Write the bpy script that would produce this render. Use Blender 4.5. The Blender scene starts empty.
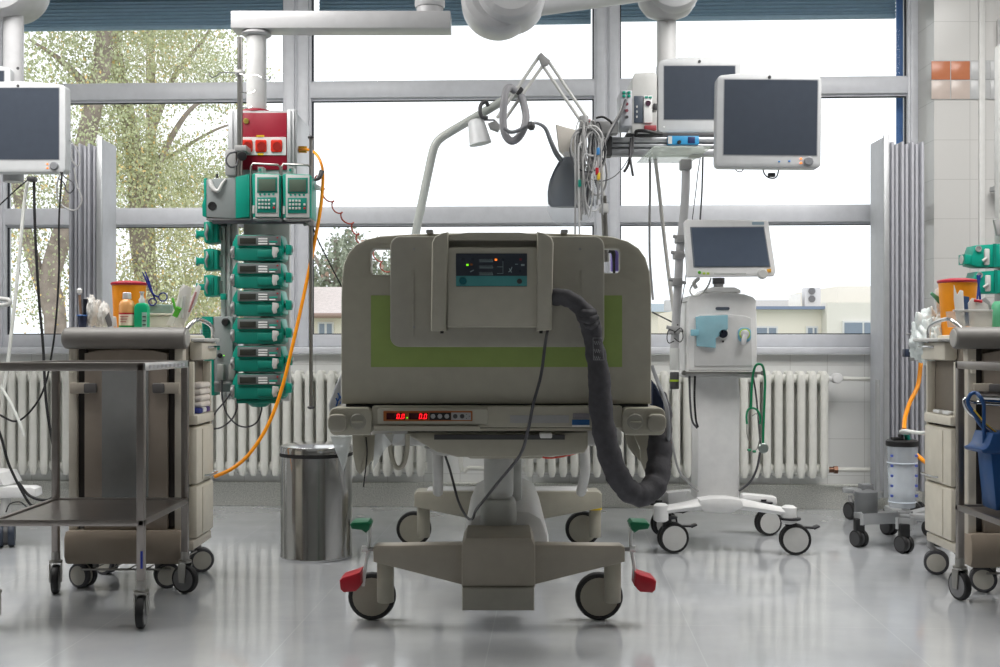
import bpy, bmesh, math, random
from mathutils import Vector, Matrix, Euler
random.seed(7)
PI = math.pi
SC = bpy.context.scene
COL = SC.collection

# ---------------------------------------------------------------- camera, light, exposure
F, CX, HY, CH = 1128.0, 500.0, 343.0, 0.9      # focal length in pixels, axis column, horizon row, eye height in metres
def X(px, d): return (px - CX) * d / F
def Z(py, d): return CH - (py - HY) * d / F
def at(px, py, d): return Vector((X(px, d), d, Z(py, d)))
cam = bpy.data.cameras.new('camera'); camo = bpy.data.objects.new('camera', cam); COL.objects.link(camo)
cam.sensor_width = 36; cam.lens = F * 36 / 1000; cam.shift_y = (HY - 333.5) / 1000
camo.location = (0, 0, CH); camo.rotation_euler = (PI / 2, 0, 0)
cam.clip_end = 500; cam.clip_start = 0.05
SC.camera = camo
w = bpy.data.worlds.new('overcast'); SC.world = w; w.use_nodes = True
nt = w.node_tree; bgn = nt.nodes['Background']
tc = nt.nodes.new('ShaderNodeTexCoord'); sep = nt.nodes.new('ShaderNodeSeparateXYZ'); rmp = nt.nodes.new('ShaderNodeValToRGB')
nt.links.new(tc.outputs['Generated'], sep.inputs[0]); nt.links.new(sep.outputs['Z'], rmp.inputs[0]); nt.links.new(rmp.outputs[0], bgn.inputs['Color'])
rmp.color_ramp.elements[0].position = 0.0; rmp.color_ramp.elements[0].color = (0.93, 0.955, 1.0, 1)
rmp.color_ramp.elements[1].position = 0.6; rmp.color_ramp.elements[1].color = (1.0, 1.0, 1.0, 1)
bgn.inputs['Strength'].default_value = 1.55
vs = SC.view_settings
SC.display_settings.display_device = 'sRGB'
vs.view_transform = 'Standard'; vs.look = 'None'; vs.exposure = 0.0; vs.gamma = 1; vs.use_curve_mapping = False
SC.cycles.max_bounces = 10; SC.cycles.diffuse_bounces = 5; SC.cycles.transparent_max_bounces = 24
SC.cycles.use_denoising = True
SC.cycles.sample_clamp_indirect = 6
def area(name, loc, rot, sx, sy, power, col=(1, 1, 1)):
    l = bpy.data.lights.new(name, 'AREA'); l.shape = 'RECTANGLE'; l.size = sx; l.size_y = sy; l.energy = power; l.color = col
    o = bpy.data.objects.new(name, l); COL.objects.link(o); o.location = loc; o.rotation_euler = rot
    return o
area('fill_light', (-2.0, 4.0, 3.05), (0, 0, 0), 2.0, 1.4, 100, (1, 0.98, 0.95))  # unseen area lights added overhead as fill to brighten the room
area('fill_light', (2.0, 4.0, 3.05), (0, 0, 0), 2.0, 1.4, 100, (1, 0.98, 0.95))
area('fill_light', (0, -0.6, 3.05), (0, 0, 0), 3.0, 1.2, 2, (1, 0.98, 0.95))  # weak unseen fill added behind the camera

# ---------------------------------------------------------------- materials
MATS = {}
def srgb(c):
    return tuple(((v / 255) / 12.92 if v / 255 <= 0.04045 else ((v / 255 + 0.055) / 1.055) ** 2.4) for v in c)
def mat(name, rgb, rough=0.5, metal=0.0, var=0.04, scale=25, alpha=None, emit=0.0, bump=0.0, trans=0.0, coat=0.0, ior=1.45):
    if name in MATS: return MATS[name]
    m = bpy.data.materials.new(name); m.use_nodes = True; MATS[name] = m
    n = m.node_tree; b = n.nodes['Principled BSDF']; c = srgb(rgb)
    t = n.nodes.new('ShaderNodeTexCoord'); no = n.nodes.new('ShaderNodeTexNoise'); no.inputs['Scale'].default_value = scale; no.inputs['Detail'].default_value = 4
    n.links.new(t.outputs['Object'], no.inputs['Vector'])
    r = n.nodes.new('ShaderNodeValToRGB'); n.links.new(no.outputs['Fac'], r.inputs[0])
    r.color_ramp.elements[0].position = 0.3; r.color_ramp.elements[1].position = 0.7
    r.color_ramp.elements[0].color = (*[v * (1 - var) for v in c], 1); r.color_ramp.elements[1].color = (*[min(1, v * (1 + var)) for v in c], 1)
    n.links.new(r.outputs[0], b.inputs['Base Color'])
    b.inputs['Roughness'].default_value = rough; b.inputs['Metallic'].default_value = metal; b.inputs['IOR'].default_value = ior
    if alpha is not None: b.inputs['Alpha'].default_value = alpha
    if trans: b.inputs['Transmission Weight'].default_value = trans
    if coat: b.inputs['Coat Weight'].default_value = coat; b.inputs['Coat Roughness'].default_value = 0.08
    if emit: n.links.new(r.outputs[0], b.inputs['Emission Color']); b.inputs['Emission Strength'].default_value = emit
    if bump:
        bp = n.nodes.new('ShaderNodeBump'); bp.inputs['Strength'].default_value = bump; bp.inputs['Distance'].default_value = 0.004
        n.links.new(no.outputs['Fac'], bp.inputs['Height']); n.links.new(bp.outputs[0], b.inputs['Normal'])
    return m
beige = mat('bed_beige_plastic', (164, 160, 146), 0.45)
beige2 = mat('bed_beige_carrier', (156, 153, 143), 0.5)
pumpm = mat('pump_beige', (170, 166, 153), 0.4)
green = mat('lime_inlay', (142, 162, 92), 0.5)
whitep = mat('white_plastic', (222, 222, 222), 0.35)
whitem = mat('white_lacquer', (182, 182, 184), 0.28)
greyp = mat('grey_plastic', (150, 150, 150), 0.45)
lgrey = mat('light_grey_plastic', (190, 190, 188), 0.4)
dgrey = mat('dark_grey_plastic', (66, 66, 68), 0.5)
black = mat('black_rubber', (26, 26, 28), 0.55)
tyre = mat('tyre_rubber', (38, 38, 40), 0.6)
hubm = mat('hub_beige', (190, 187, 178), 0.5)
steel = mat('brushed_steel', (160, 158, 154), 0.3, 1.0)
chrome = mat('chrome', (205, 205, 205), 0.08, 1.0, var=0.01)
chrome2 = mat('bin_steel', (190, 190, 190), 0.13, 1.0, var=0.02)
alu = mat('aluminium', (178, 180, 182), 0.42, 0.6)
teal = mat('teal_plastic', (0, 144, 124), 0.4)
teald = mat('teal_dark_plastic', (0, 120, 104), 0.45)
lcd = mat('lcd_off', (84, 98, 86), 0.25)
screen = mat('hazed_screen', (64, 70, 80), 0.15, coat=0.3)  # lifted screen colour, with the veiling glare put into it
cartm = mat('cart_taupe', (150, 139, 128), 0.5)
cartl = mat('cart_cream', (212, 206, 192), 0.4)
cartg = mat('cart_grey_bar', (112, 110, 107), 0.45)
orange = mat('sharps_orange', (240, 150, 20), 0.4)
redp = mat('red_plastic', (170, 24, 40), 0.4)
redpan = mat('red_panel', (150, 20, 45), 0.4)
greenp = mat('green_pedal', (0, 96, 62), 0.45)
ohose = mat('orange_hose', (240, 150, 10), 0.45)
sleevem = mat('grey_sleeve_fabric', (68, 67, 71), 0.85, var=0.15, scale=60, bump=0.4)
cablem = mat('grey_cable', (70, 70, 74), 0.5)
cablel = mat('light_cable', (150, 150, 150), 0.45)
clearp = mat('clear_plastic', (225, 232, 236), 0.15, alpha=0.32, var=0.02)
frostp = mat('frosted_plastic', (226, 230, 230), 0.35, alpha=0.6, var=0.08, bump=0.3)
bluep = mat('blue_plastic', (6, 66, 120), 0.4)
fbase = mat('blind_blue', (150, 176, 196), 0.6)
framem = mat('window_frame_white', (206, 208, 214), 0.35)
screenfab = mat('partition_vinyl', (168, 169, 176), 0.55)
radm = mat('radiator_enamel', (220, 220, 214), 0.35)
ledr = mat('led_red', (255, 20, 30), 0.4, emit=3.0, var=0.0)
ledo = mat('led_orange', (255, 120, 40), 0.4, emit=1.6, var=0.0)
ledg = mat('led_green', (120, 230, 30), 0.4, emit=1.2, var=0.0)
barkm = mat('bark', (156, 144, 136), 0.9, var=0.25, scale=6, bump=0.8)
leafm = mat('leaf', (188, 194, 156), 0.6, var=0.3, scale=1.3)
leafm2 = mat('leaf_pale', (202, 204, 164), 0.6, var=0.3, scale=1.1)
leafy = mat('leaf_yellow', (226, 198, 136), 0.6, var=0.2, scale=2)
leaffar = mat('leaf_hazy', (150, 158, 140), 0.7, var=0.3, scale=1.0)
bwall = mat('house_render', (232, 226, 212), 0.8)
roofm = mat('roof_tile_pale', (206, 196, 194), 0.8, var=0.12, scale=9)
winm = mat('house_window', (130, 142, 158), 0.3)

def glass_mat():
    m = bpy.data.materials.new('window_glass'); m.use_nodes = True; n = m.node_tree; n.nodes.clear()
    o = n.nodes.new('ShaderNodeOutputMaterial'); mx = n.nodes.new('ShaderNodeMixShader'); tr = n.nodes.new('ShaderNodeBsdfTransparent')
    g = n.nodes.new('ShaderNodeBsdfGlossy'); g.inputs['Roughness'].default_value = 0.02; fr = n.nodes.new('ShaderNodeFresnel'); fr.inputs['IOR'].default_value = 1.12
    tr.inputs['Color'].default_value = (0.97, 0.98, 0.98, 1)
    n.links.new(fr.outputs[0], mx.inputs[0]); n.links.new(tr.outputs[0], mx.inputs[1]); n.links.new(g.outputs[0], mx.inputs[2]); n.links.new(mx.outputs[0], o.inputs[0])
    return m
glassm = glass_mat()
def tile_mat(name, rgb, grout, pitch, off, rough=0.22, xaxis='X', mortar=0.012):
    m = bpy.data.materials.new(name); m.use_nodes = True; n = m.node_tree; b = n.nodes['Principled BSDF']
    t = n.nodes.new('ShaderNodeTexCoord'); s = n.nodes.new('ShaderNodeSeparateXYZ'); c = n.nodes.new('ShaderNodeCombineXYZ')
    n.links.new(t.outputs['Object'], s.inputs[0]); n.links.new(s.outputs[xaxis], c.inputs[0]); n.links.new(s.outputs['Z' if xaxis != 'F' else 'Y'], c.inputs[1])
    mp = n.nodes.new('ShaderNodeMapping'); mp.inputs['Location'].default_value = (off[0], off[1], 0); n.links.new(c.outputs[0], mp.inputs[0])
    br = n.nodes.new('ShaderNodeTexBrick'); br.offset = 0; br.squash = 1
    br.inputs['Scale'].default_value = 1; br.inputs['Brick Width'].default_value = pitch; br.inputs['Row Height'].default_value = pitch
    br.inputs['Mortar Size'].default_value = 0.0016; br.inputs['Mortar Smooth'].default_value = 0.2
    c1 = srgb(rgb); br.inputs['Color1'].default_value = (*c1, 1); br.inputs['Color2'].default_value = (*[v * 0.985 for v in c1], 1); br.inputs['Mortar'].default_value = (*srgb(grout), 1)
    n.links.new(mp.outputs[0], br.inputs['Vector']); n.links.new(br.outputs['Color'], b.inputs['Base Color'])
    b.inputs['Roughness'].default_value = rough
    return m
tilew = tile_mat('wall_tile_white', (228, 229, 228), (200, 200, 198), 0.2, (0.02, 0.02))
paint = mat('wall_paint', (170, 170, 166), 0.7, var=0.015)
terr = mat('terrazzo_skirting', (224, 224, 218), 0.5, var=0.22, scale=160)
ceilm = mat('ceiling_white', (226, 226, 224), 0.8)

def floor_mat():
    m = bpy.data.materials.new('vinyl_floor'); m.use_nodes = True; n = m.node_tree; b = n.nodes['Principled BSDF']
    t = n.nodes.new('ShaderNodeTexCoord')
    br = n.nodes.new('ShaderNodeTexBrick'); br.offset = 0; br.inputs['Brick Width'].default_value = 0.62; br.inputs['Row Height'].default_value = 0.62; br.inputs['Scale'].default_value = 1
    br.inputs['Mortar Size'].default_value = 0.002; br.inputs['Mortar Smooth'].default_value = 0.1
    br.inputs['Color1'].default_value = (*srgb((200, 203, 207)), 1); br.inputs['Color2'].default_value = (*srgb((198, 201, 205)), 1); br.inputs['Mortar'].default_value = (*srgb((208, 211, 215)), 1)
    mp = n.nodes.new('ShaderNodeMapping'); mp.inputs['Rotation'].default_value = (0, 0, 0.05); mp.inputs['Location'].default_value = (0.2, 0.1, 0)
    n.links.new(t.outputs['Object'], mp.inputs[0]); n.links.new(mp.outputs[0], br.inputs['Vector'])
    no = n.nodes.new('ShaderNodeTexNoise'); no.inputs['Scale'].default_value = 5; no.inputs['Detail'].default_value = 8; n.links.new(t.outputs['Object'], no.inputs['Vector'])
    mx = n.nodes.new('ShaderNodeMixRGB'); mx.blend_type = 'OVERLAY'; mx.inputs[0].default_value = 0.18
    n.links.new(br.outputs['Color'], mx.inputs[1]); n.links.new(no.outputs['Fac'], mx.inputs[2]); n.links.new(mx.outputs[0], b.inputs['Base Color'])
    mr = n.nodes.new('ShaderNodeMapRange'); mr.inputs['From Min'].default_value = 0.3; mr.inputs['From Max'].default_value = 0.7; mr.inputs['To Min'].default_value = 0.09; mr.inputs['To Max'].default_value = 0.17
    n.links.new(no.outputs['Fac'], mr.inputs[0]); n.links.new(mr.outputs[0], b.inputs['Roughness'])
    n2 = n.nodes.new('ShaderNodeTexNoise'); n2.inputs['Scale'].default_value = 3.5; n.links.new(t.outputs['Object'], n2.inputs['Vector'])
    bp = n.nodes.new('ShaderNodeBump'); bp.inputs['Strength'].default_value = 0.03; bp.inputs['Distance'].default_value = 0.01
    n.links.new(n2.outputs['Fac'], bp.inputs['Height']); n.links.new(bp.outputs[0], b.inputs['Normal'])
    b.inputs['IOR'].default_value = 1.5; b.inputs['Coat Weight'].default_value = 0.8; b.inputs['Coat Roughness'].default_value = 0.09; b.inputs['Coat IOR'].default_value = 1.5
    return m
floorm = floor_mat()

# ---------------------------------------------------------------- mesh helpers
def catmull(pts, n=8):
    pts = [Vector(p) for p in pts]
    if len(pts) < 3: return pts
    P = [2 * pts[0] - pts[1]] + pts + [2 * pts[-1] - pts[-2]]; out = []
    for i in range(1, len(P) - 2):
        for k in range(n):
            t = k / n; a, b, c, d = P[i - 1], P[i], P[i + 1], P[i + 2]
            out.append(0.5 * ((2 * b) + (-a + c) * t + (2 * a - 5 * b + 4 * c - d) * t * t + (-a + 3 * b - 3 * c + d) * t ** 3))
    out.append(pts[-1]); return out
AX = {'y': lambda v: Vector((v.x, -v.z, v.y)), 'z': lambda v: v.copy(), 'x': lambda v: Vector((v.z, v.x, v.y))}
class MB:
    def __init__(s): s.bm = bmesh.new()
    def _add(s, verts, faces):
        vs_ = [s.bm.verts.new(v) for v in verts]
        for f in faces:
            try: s.bm.faces.new([vs_[i] for i in f])
            except ValueError: pass
        return vs_
    def box(s, x0, x1, y0, y1, z0, z1, bev=0.0, seg=2, rot=None):
        r = bmesh.ops.create_cube(s.bm, size=1)
        c = Vector(((x0 + x1) / 2, (y0 + y1) / 2, (z0 + z1) / 2))
        for v in r['verts']:
            p = Vector((v.co.x * (x1 - x0), v.co.y * (y1 - y0), v.co.z * (z1 - z0)))
            if rot: p = rot @ p
            v.co = p + c
        if bev > 0:
            b = min(bev, 0.49 * min(abs(x1 - x0), abs(y1 - y0), abs(z1 - z0)))
            es = {e for v in r['verts'] for e in v.link_edges}
            bmesh.ops.bevel(s.bm, geom=list(es), offset=b, segments=seg, affect='EDGES', profile=0.5)
        return s
    def bar(s, a, b, w, h, bev=0.0):        # box from a to b, w across, h tall
        a, b = Vector(a), Vector(b); d = (b - a); L = d.length; q = d.to_track_quat('X', 'Z').to_matrix()
        m = (a + b) / 2
        return s.box(m.x - L / 2, m.x + L / 2, m.y - w / 2, m.y + w / 2, m.z - h / 2, m.z + h / 2, bev, 2, q)
    def tube(s, pts, r, seg=8, smooth=0, cap=True, flat=1.0):
        if smooth: pts = catmull(pts, smooth)
        pts = [Vector(p) for p in pts]; n = len(pts)
        rs = r if isinstance(r, (list, tuple)) else None
        tang = [(pts[min(i + 1, n - 1)] - pts[max(i - 1, 0)]).normalized() for i in range(n)]
        up = Vector((0, 0, 1)) if abs(tang[0].z) < 0.9 else Vector((1, 0, 0))
        nn = (up - tang[0] * up.dot(tang[0])).normalized(); rings = []
        for i in range(n):
            nn = (nn - tang[i] * nn.dot(tang[i])).normalized(); bb = tang[i].cross(nn)
            if rs: t = i / (n - 1) * (len(rs) - 1); j = min(int(t), len(rs) - 2); rr = rs[j] + (rs[j + 1] - rs[j]) * (t - j)
            else: rr = r
            rings.append([s.bm.verts.new(pts[i] + rr * (math.cos(2 * PI * k / seg) * nn * flat + math.sin(2 * PI * k / seg) * bb)) for k in range(seg)])
        for i in range(n - 1):
            for k in range(seg):
                s.bm.faces.new((rings[i][k], rings[i][(k + 1) % seg], rings[i + 1][(k + 1) % seg], rings[i + 1][k]))
        if cap: s.bm.faces.new(rings[0][::-1]); s.bm.faces.new(rings[-1])
        return s
    def lathe(s, prof, c=(0, 0, 0), d=(0, 0, 1), seg=24, sx=1.0, sy=1.0):
        c = Vector(c); q = Vector(d).to_track_quat('Z', 'Y').to_matrix(); rings = []
        for r, z in prof:
            rings.append([s.bm.verts.new(c + q @ Vector((max(r, 1e-5) * sx * math.cos(2 * PI * k / seg), max(r, 1e-5) * sy * math.sin(2 * PI * k / seg), z))) for k in range(seg)])
        for i in range(len(rings) - 1):
            for k in range(seg):
                s.bm.faces.new((rings[i][k], rings[i][(k + 1) % seg], rings[i + 1][(k + 1) % seg], rings[i + 1][k]))
        s.bm.faces.new(rings[0][::-1]); s.bm.faces.new(rings[-1])
        return s
    def cyl(s, a, b, r, r2=None, seg=20, bev=0.0):
        a, b = Vector(a), Vector(b); L = (b - a).length; r2 = r if r2 is None else r2
        pr = [(r, 0), (r2, L)] if bev <= 0 else [(r - bev, 0), (r - bev * .3, bev * .3), (r, bev), (r2, L - bev), (r2 - bev * .3, L - bev * .3), (r2 - bev, L)]
        return s.lathe(pr, a, b - a, seg)
    def plate(s, outer, a0, a1, bev=0.0, holes=(), axis='y', rot=None, c=None):     # outline (list of 2-D points) extruded along axis from a0 to a1
        cu = bpy.data.curves.new('t', 'CURVE'); cu.dimensions = '2D'; cu.fill_mode = 'BOTH'
        for lp in [outer] + list(holes):
            sp = cu.splines.new('POLY'); sp.points.add(len(lp) - 1)
            for p, (u, v) in zip(sp.points, lp): p.co = (u, v, 0, 1)
            sp.use_cyclic_u = True
        h = abs(a1 - a0) / 2; cu.extrude = max(h - bev, 1e-5)
        if bev > 0: cu.bevel_depth = bev; cu.bevel_resolution = 1; cu.offset = -bev
        o = bpy.data.objects.new('t', cu); me = bpy.data.meshes.new_from_object(o)
        mid = (a0 + a1) / 2; f = AX[axis]; off = {'y': Vector((0, mid, 0)), 'z': Vector((0, 0, mid)), 'x': Vector((mid, 0, 0))}[axis]
        for v in me.vertices:
            p = f(v.co) + off
            if rot is not None: p = rot @ (p - c) + c
            v.co = p
        s.bm.from_mesh(me); bpy.data.objects.remove(o); bpy.data.curves.remove(cu); bpy.data.meshes.remove(me)
        return s
    def text(s, txt, size, pos, rot=(PI / 2, 0, 0), ext=0.0004, align='CENTER', shear=0.0):
        cu = bpy.data.curves.new('t', 'FONT'); cu.body = txt; cu.size = size; cu.extrude = ext; cu.align_x = align; cu.align_y = 'CENTER'; cu.shear = shear; cu.resolution_u = 2
        o = bpy.data.objects.new('t', cu); me = bpy.data.meshes.new_from_object(o); M = Matrix.Translation(Vector(pos)) @ Euler(rot).to_matrix().to_4x4()
        me.transform(M); s.bm.from_mesh(me); bpy.data.objects.remove(o); bpy.data.curves.remove(cu); bpy.data.meshes.remove(me)
        return s
    def xform(s, M):
        bmesh.ops.transform(s.bm, matrix=M, verts=s.bm.verts); return s
    def leafs(s, n, fn, size, rnd):
        for _ in range(n):
            c = fn(); q = Euler((rnd.uniform(0, 6.3), rnd.uniform(0, 6.3), rnd.uniform(0, 6.3))).to_matrix(); k = size * rnd.uniform(0.6, 1.4)
            s._add([c + q @ Vector(p) * k for p in ((-.5, 0, 0), (0, -.33, .05), (.5, 0, 0), (0, .33, .05))], [(0, 1, 2, 3)])
        return s
ORG = {}
def P(mb, name, m, parent=None, ang=38, noshade=False, label=None, kind=None):
    org = ORG.get(parent.name, Vector((0, 0, 0))) if parent else Vector((0, 0, 0))
    bmesh.ops.remove_doubles(mb.bm, verts=mb.bm.verts, dist=1e-6)
    bmesh.ops.recalc_face_normals(mb.bm, faces=mb.bm.faces)
    me = bpy.data.meshes.new(name)
    if org.length: bmesh.ops.translate(mb.bm, verts=mb.bm.verts, vec=-org)
    mb.bm.to_mesh(me); mb.bm.free(); me.materials.append(m)
    me.polygons.foreach_set('use_smooth', [True] * len(me.polygons)); me.set_sharp_from_angle(angle=math.radians(ang))
    o = bpy.data.objects.new(name, me); COL.objects.link(o)
    if parent: o.parent = parent
    ORG[o.name] = org.copy()
    if label: o['label'] = label
    if kind: o['kind'] = kind
    return o
def T(name, label, cat, loc=(0, 0, 0), group=None):
    o = bpy.data.objects.new(name, None); COL.objects.link(o); o.location = loc; o.empty_display_size = 0.05
    o['label'] = label; o['category'] = cat
    if group: o['group'] = group
    ORG[o.name] = Vector(loc); return o
def solo(mb, name, m, label, cat, group=None, kind=None, ang=38):
    vs_ = [v.co.copy() for v in mb.bm.verts]
    lo = Vector([min(v[i] for v in vs_) for i in range(3)]); hi = Vector([max(v[i] for v in vs_) for i in range(3)])
    c = Vector(((lo.x + hi.x) / 2, (lo.y + hi.y) / 2, lo.z))
    bmesh.ops.translate(mb.bm, verts=mb.bm.verts, vec=-c)
    o = P(mb, name, m, None, ang); o.location = c; ORG[o.name] = c
    o['label'] = label; o['category'] = cat
    if group: o['group'] = group
    if kind: o['kind'] = kind
    return o
def S(mb, name, m, parent=None):
    o = P(mb, name, m, parent)
    if not parent: o['kind'] = 'structure'
    return o
def kids(o): return [c for c in COL.objects if c.parent == o]
def clone(o, loc=None, label=None, rotz=None, parent=None, group=None):
    c = o.copy(); COL.objects.link(c); c.parent = parent
    ORG[c.name] = ORG.get(o.name, Vector()).copy()
    if loc is not None: c.location = loc
    if rotz is not None: c.rotation_euler = (0, 0, rotz)
    if label: c['label'] = label
    if group: c['group'] = group
    for ch in kids(o): clone(ch, parent=c)
    return c
def rrect(x0, x1, z0, z1, r, n=5):
    r = min(r, abs(x1 - x0) / 2, abs(z1 - z0) / 2); out = []
    for cx, cz, a in ((x1 - r, z0 + r, -90), (x1 - r, z1 - r, 0), (x0 + r, z1 - r, 90), (x0 + r, z0 + r, 180)):
        for k in range(n + 1): t = math.radians(a + 90 * k / n); out.append((cx + r * math.cos(t), cz + r * math.sin(t)))
    return out
def prect(px0, px1, py0, py1, d, r=0.0, n=5):
    return rrect(X(px0, d), X(px1, d), Z(py1, d), Z(py0, d), max(r, 1e-4), n)
def ppoly(pts, d): return [(X(a, d), Z(b, d)) for a, b in pts]
def pw(pts): return [at(*p) for p in pts]
# ================================================================ THE ROOM
WA = math.radians(-2.3); WY = 6.2                      # the window wall turns slightly towards the right-hand side
cw, sw = math.cos(WA), math.sin(WA)
def wu(px, v=0.0):                                     # column on the wall plane (pushed back by v) -> distance along the wall
    k = (px - CX) / F; return (k * (WY + v * cw) + v * sw) / (cw - k * sw)
def wd(u, v=0.0): return WY + u * sw + v * cw          # depth of a wall point
def wz(py, u=0.0, v=0.0): return CH - (py - HY) * wd(u, v) / F
WM = Matrix.Translation((0, WY, 0)) @ Matrix.Rotation(WA, 4, 'Z')
def onwall(o): o.matrix_world = WM; return o

def Sflat(mb, name, m): return S(mb, name, m)
o = S(MB().box(-4.6, 4.6, -3.2, 7.2, -0.12, 0.0), 'floor', floorm)
o = S(MB().box(-4.6, 4.6, -3.2, 7.2, 3.12, 3.24), 'ceiling', ceilm)
S(MB().box(-4.7, -4.6, -3.2, 7.2, -0.1, 3.2), 'wall_left', paint)
S(MB().box(4.6, 4.7, -3.2, 7.2, -0.1, 3.2), 'wall_right', paint)
S(MB().box(-4.7, 4.7, -3.3, -3.2, -0.1, 3.2), 'wall_rear', paint)
ZS, ZT = wz(347), 2.98                                 # sill height, head of the window
uL, uR = wu(-70), wu(915, .06)
wb = MB(); wb.box(-5.0, 5.0, 0.0, 0.28, -0.1, ZS - 0.04); wb.box(-5.0, 5.0, 0.0, 0.28, ZT, 3.2)
wb.box(-5.0, uL, 0.0, 0.28, ZS - 0.04, ZT); wb.box(uR + .02, 5.0, 0.0, 0.28, ZS - 0.04, ZT)
onwall(S(wb, 'wall_back', tilew))
# window units
def frame_rect(m, u0, u1, z0, z1, t, v0, v1):
    m.box(u0, u0 + t, v0, v1, z0, z1, .006); m.box(u1 - t, u1, v0, v1, z0, z1, .006)
    m.box(u0 + t, u1 - t, v0, v1, z0, z0 + t, .006); m.box(u0 + t, u1 - t, v0, v1, z1 - t, z1, .006)
V0 = .06
tz = [(wz(80.5, 0, V0), wz(96.5, 0, V0)), (wz(207.5, 0, V0), wz(223, 0, V0))]
zb0, zb1 = ZS, wz(334.5, 0, V0)
bays = [(wu(5, V0), wu(283, V0)), (wu(311, V0), wu(594, V0)), (wu(620, V0), wu(908, V0))]
mull = [(uL, bays[0][0]), (bays[0][1], bays[1][0]), (bays[1][1], bays[2][0]), (bays[2][1], uR + .03)]
for i, (a, b) in enumerate(bays):
    m = MB()
    for j, (t0, t1) in enumerate(tz):
        m.box(a - .004, b + .004, V0, V0 + .08, t1, t0, .004); m.box(a - .004, b + .004, V0 + .02, V0 + .07, t1 - .012, t0 + .01, .003)
    m.box(a - .004, b + .004, V0, V0 + .08, zb0, zb1, .004)
    m.box(a - .004, b + .004, V0, V0 + .08, 2.90, ZT, .004)
    l0, l1 = mull[i]; mid0 = (l0 + l1) / 2 if i else l0
    m.box(mid0, a, V0, V0 + .08, zb0, ZT, .004); m.box(mid0 + .012, a - .012, V0 - .012, V0 + .01, zb0, ZT, .004)
    r0, r1 = mull[i + 1]; mid1 = (r0 + r1) / 2 if i < 2 else r1
    m.box(b, mid1, V0, V0 + .08, zb0, ZT, .004); m.box(b + .012, mid1 - .012, V0 - .012, V0 + .01, zb0, ZT, .004)
    wf = onwall(S(m, 'window_%d' % (i + 1), framem))
    for z0, z1 in ((zb1, tz[1][1]), (tz[1][0], tz[0][1]), (tz[0][0], 2.90)):
        g = MB(); g.box(a, b, V0 + .045, V0 + .051, z0, z1); S(g, 'window_pane', glassm, wf)
        g = MB()
        for (p, q, r, s_) in ((a, a + .008, z0, z1), (b - .008, b, z0, z1), (a, b, z0, z0 + .006), (a, b, z1 - .016, z1)): g.box(p, q, V0 + .03, V0 + .044, r, s_)
        S(g, 'gasket', mat('gasket_black', (36, 40, 48), .6), wf)
    # roller shutter of narrow slats
    bz = wz((26, 25, 23)[i], 0, V0 + .19) + .012
    zt0 = 2.97; n = int((zt0 - bz) / .021); g = MB()
    for k in range(n): zz = bz + .012 + k * .021; g.plate([(V0 + .19, zz), (V0 + .176, zz + .010), (V0 + .19, zz + .020), (V0 + .194, zz + .010)], a + .01, b - .01, 0, axis='x')
    g.box(a + .01, b - .01, V0 + .196, V0 + .204, bz, 2.97)
    g.box(a + .01, b - .01, V0 + .178, V0 + .2, bz - .012, bz + .012, .004)
    sh = P(g, 'roller_shutter', fbase); onwall(sh)
    sh['label'] = ['rolled-up blue-grey slatted shutter above the left window with the trees', 'rolled-up blue-grey slatted shutter above the middle window', 'rolled-up blue-grey slatted shutter above the right window'][i]; sh['category'] = 'shutter'; sh['group'] = 'roller shutters at the head of the windows'
# blue guide strips at the right end of the last window
bs = mat('blue_film', (92, 130, 190), 0.6)
g = MB(); x0, x1 = wu(896.5, V0 + .15), wu(903, V0 + .15); g.box(x0, x1, V0 + .15, V0 + .16, zb1, tz[1][1]); g.box(x0, x1, V0 + .15, V0 + .16, tz[1][0], 2.95)
onwall(S(g, 'trim_1', bs))
sl = MB(); sl.box(uL, uR + .03, -.05, V0 + .02, ZS - .038, ZS, .008)
onwall(S(sl, 'windowsill', framem))
sk = MB(); sk.box(-5, 5, -.012, 0, 0, .125, .003); sk.box(-5, 5, -.030, 0, .125, .133, .003)
onwall(S(sk, 'baseboard_back', terr))
# tiled pier at the right
pu = 422 * 6.1 / F
pier = MB().box(pu, 4.6, 5.93, 6.5, 0, 3.12)
tilep = tile_mat('pier_tile', (198, 197, 195), (172, 171, 169), 0.2073, (0, 0))
po = S(pier, 'wall_pier', tilep)
po.location = (X(930.5, 5.93), 5.93, Z(21.6, 5.93)); 
for v in po.data.vertices: v.co -= Vector(po.location)
g = MB().box(X(979, 5.92), X(985, 5.92), 5.915, 5.94, 0, 3.1, .003); S(g, 'trim_2', mat('corner_strip', (206, 206, 204), .5))
ot = mat('orange_tile', (184, 116, 84), 0.25); pt = mat('peach_tile', (190, 176, 168), 0.25); gt = mat('pale_grey_tile', (180, 181, 182), 0.25)
band = S(MB().box(X(931, 5.93), X(1060, 5.93), 5.927, 5.934, Z(99.5, 5.93), Z(60.5, 5.93)), 'trim_3', gt)
def small_tiles(nm, m, ks, row):
    g = MB()
    for k in ks:
        x0 = 931.5 + k * 19.7; y0 = 61.2 + row * 19.4
        g.box(X(x0, 5.925), X(x0 + 18.7, 5.925), 5.924, 5.928, Z(y0 + 18.4, 5.925), Z(y0, 5.925), .001)
    S(g, nm, m, band)
small_tiles('orange_tiles', ot, (0, 1), 0); small_tiles('peach_tiles', pt, (0, 1), 1); small_tiles('grey_tiles', gt, (2, 3, 4, 5, 6), 0); small_tiles('grey_tiles', gt, (2, 3, 4, 5, 6), 1)

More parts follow.
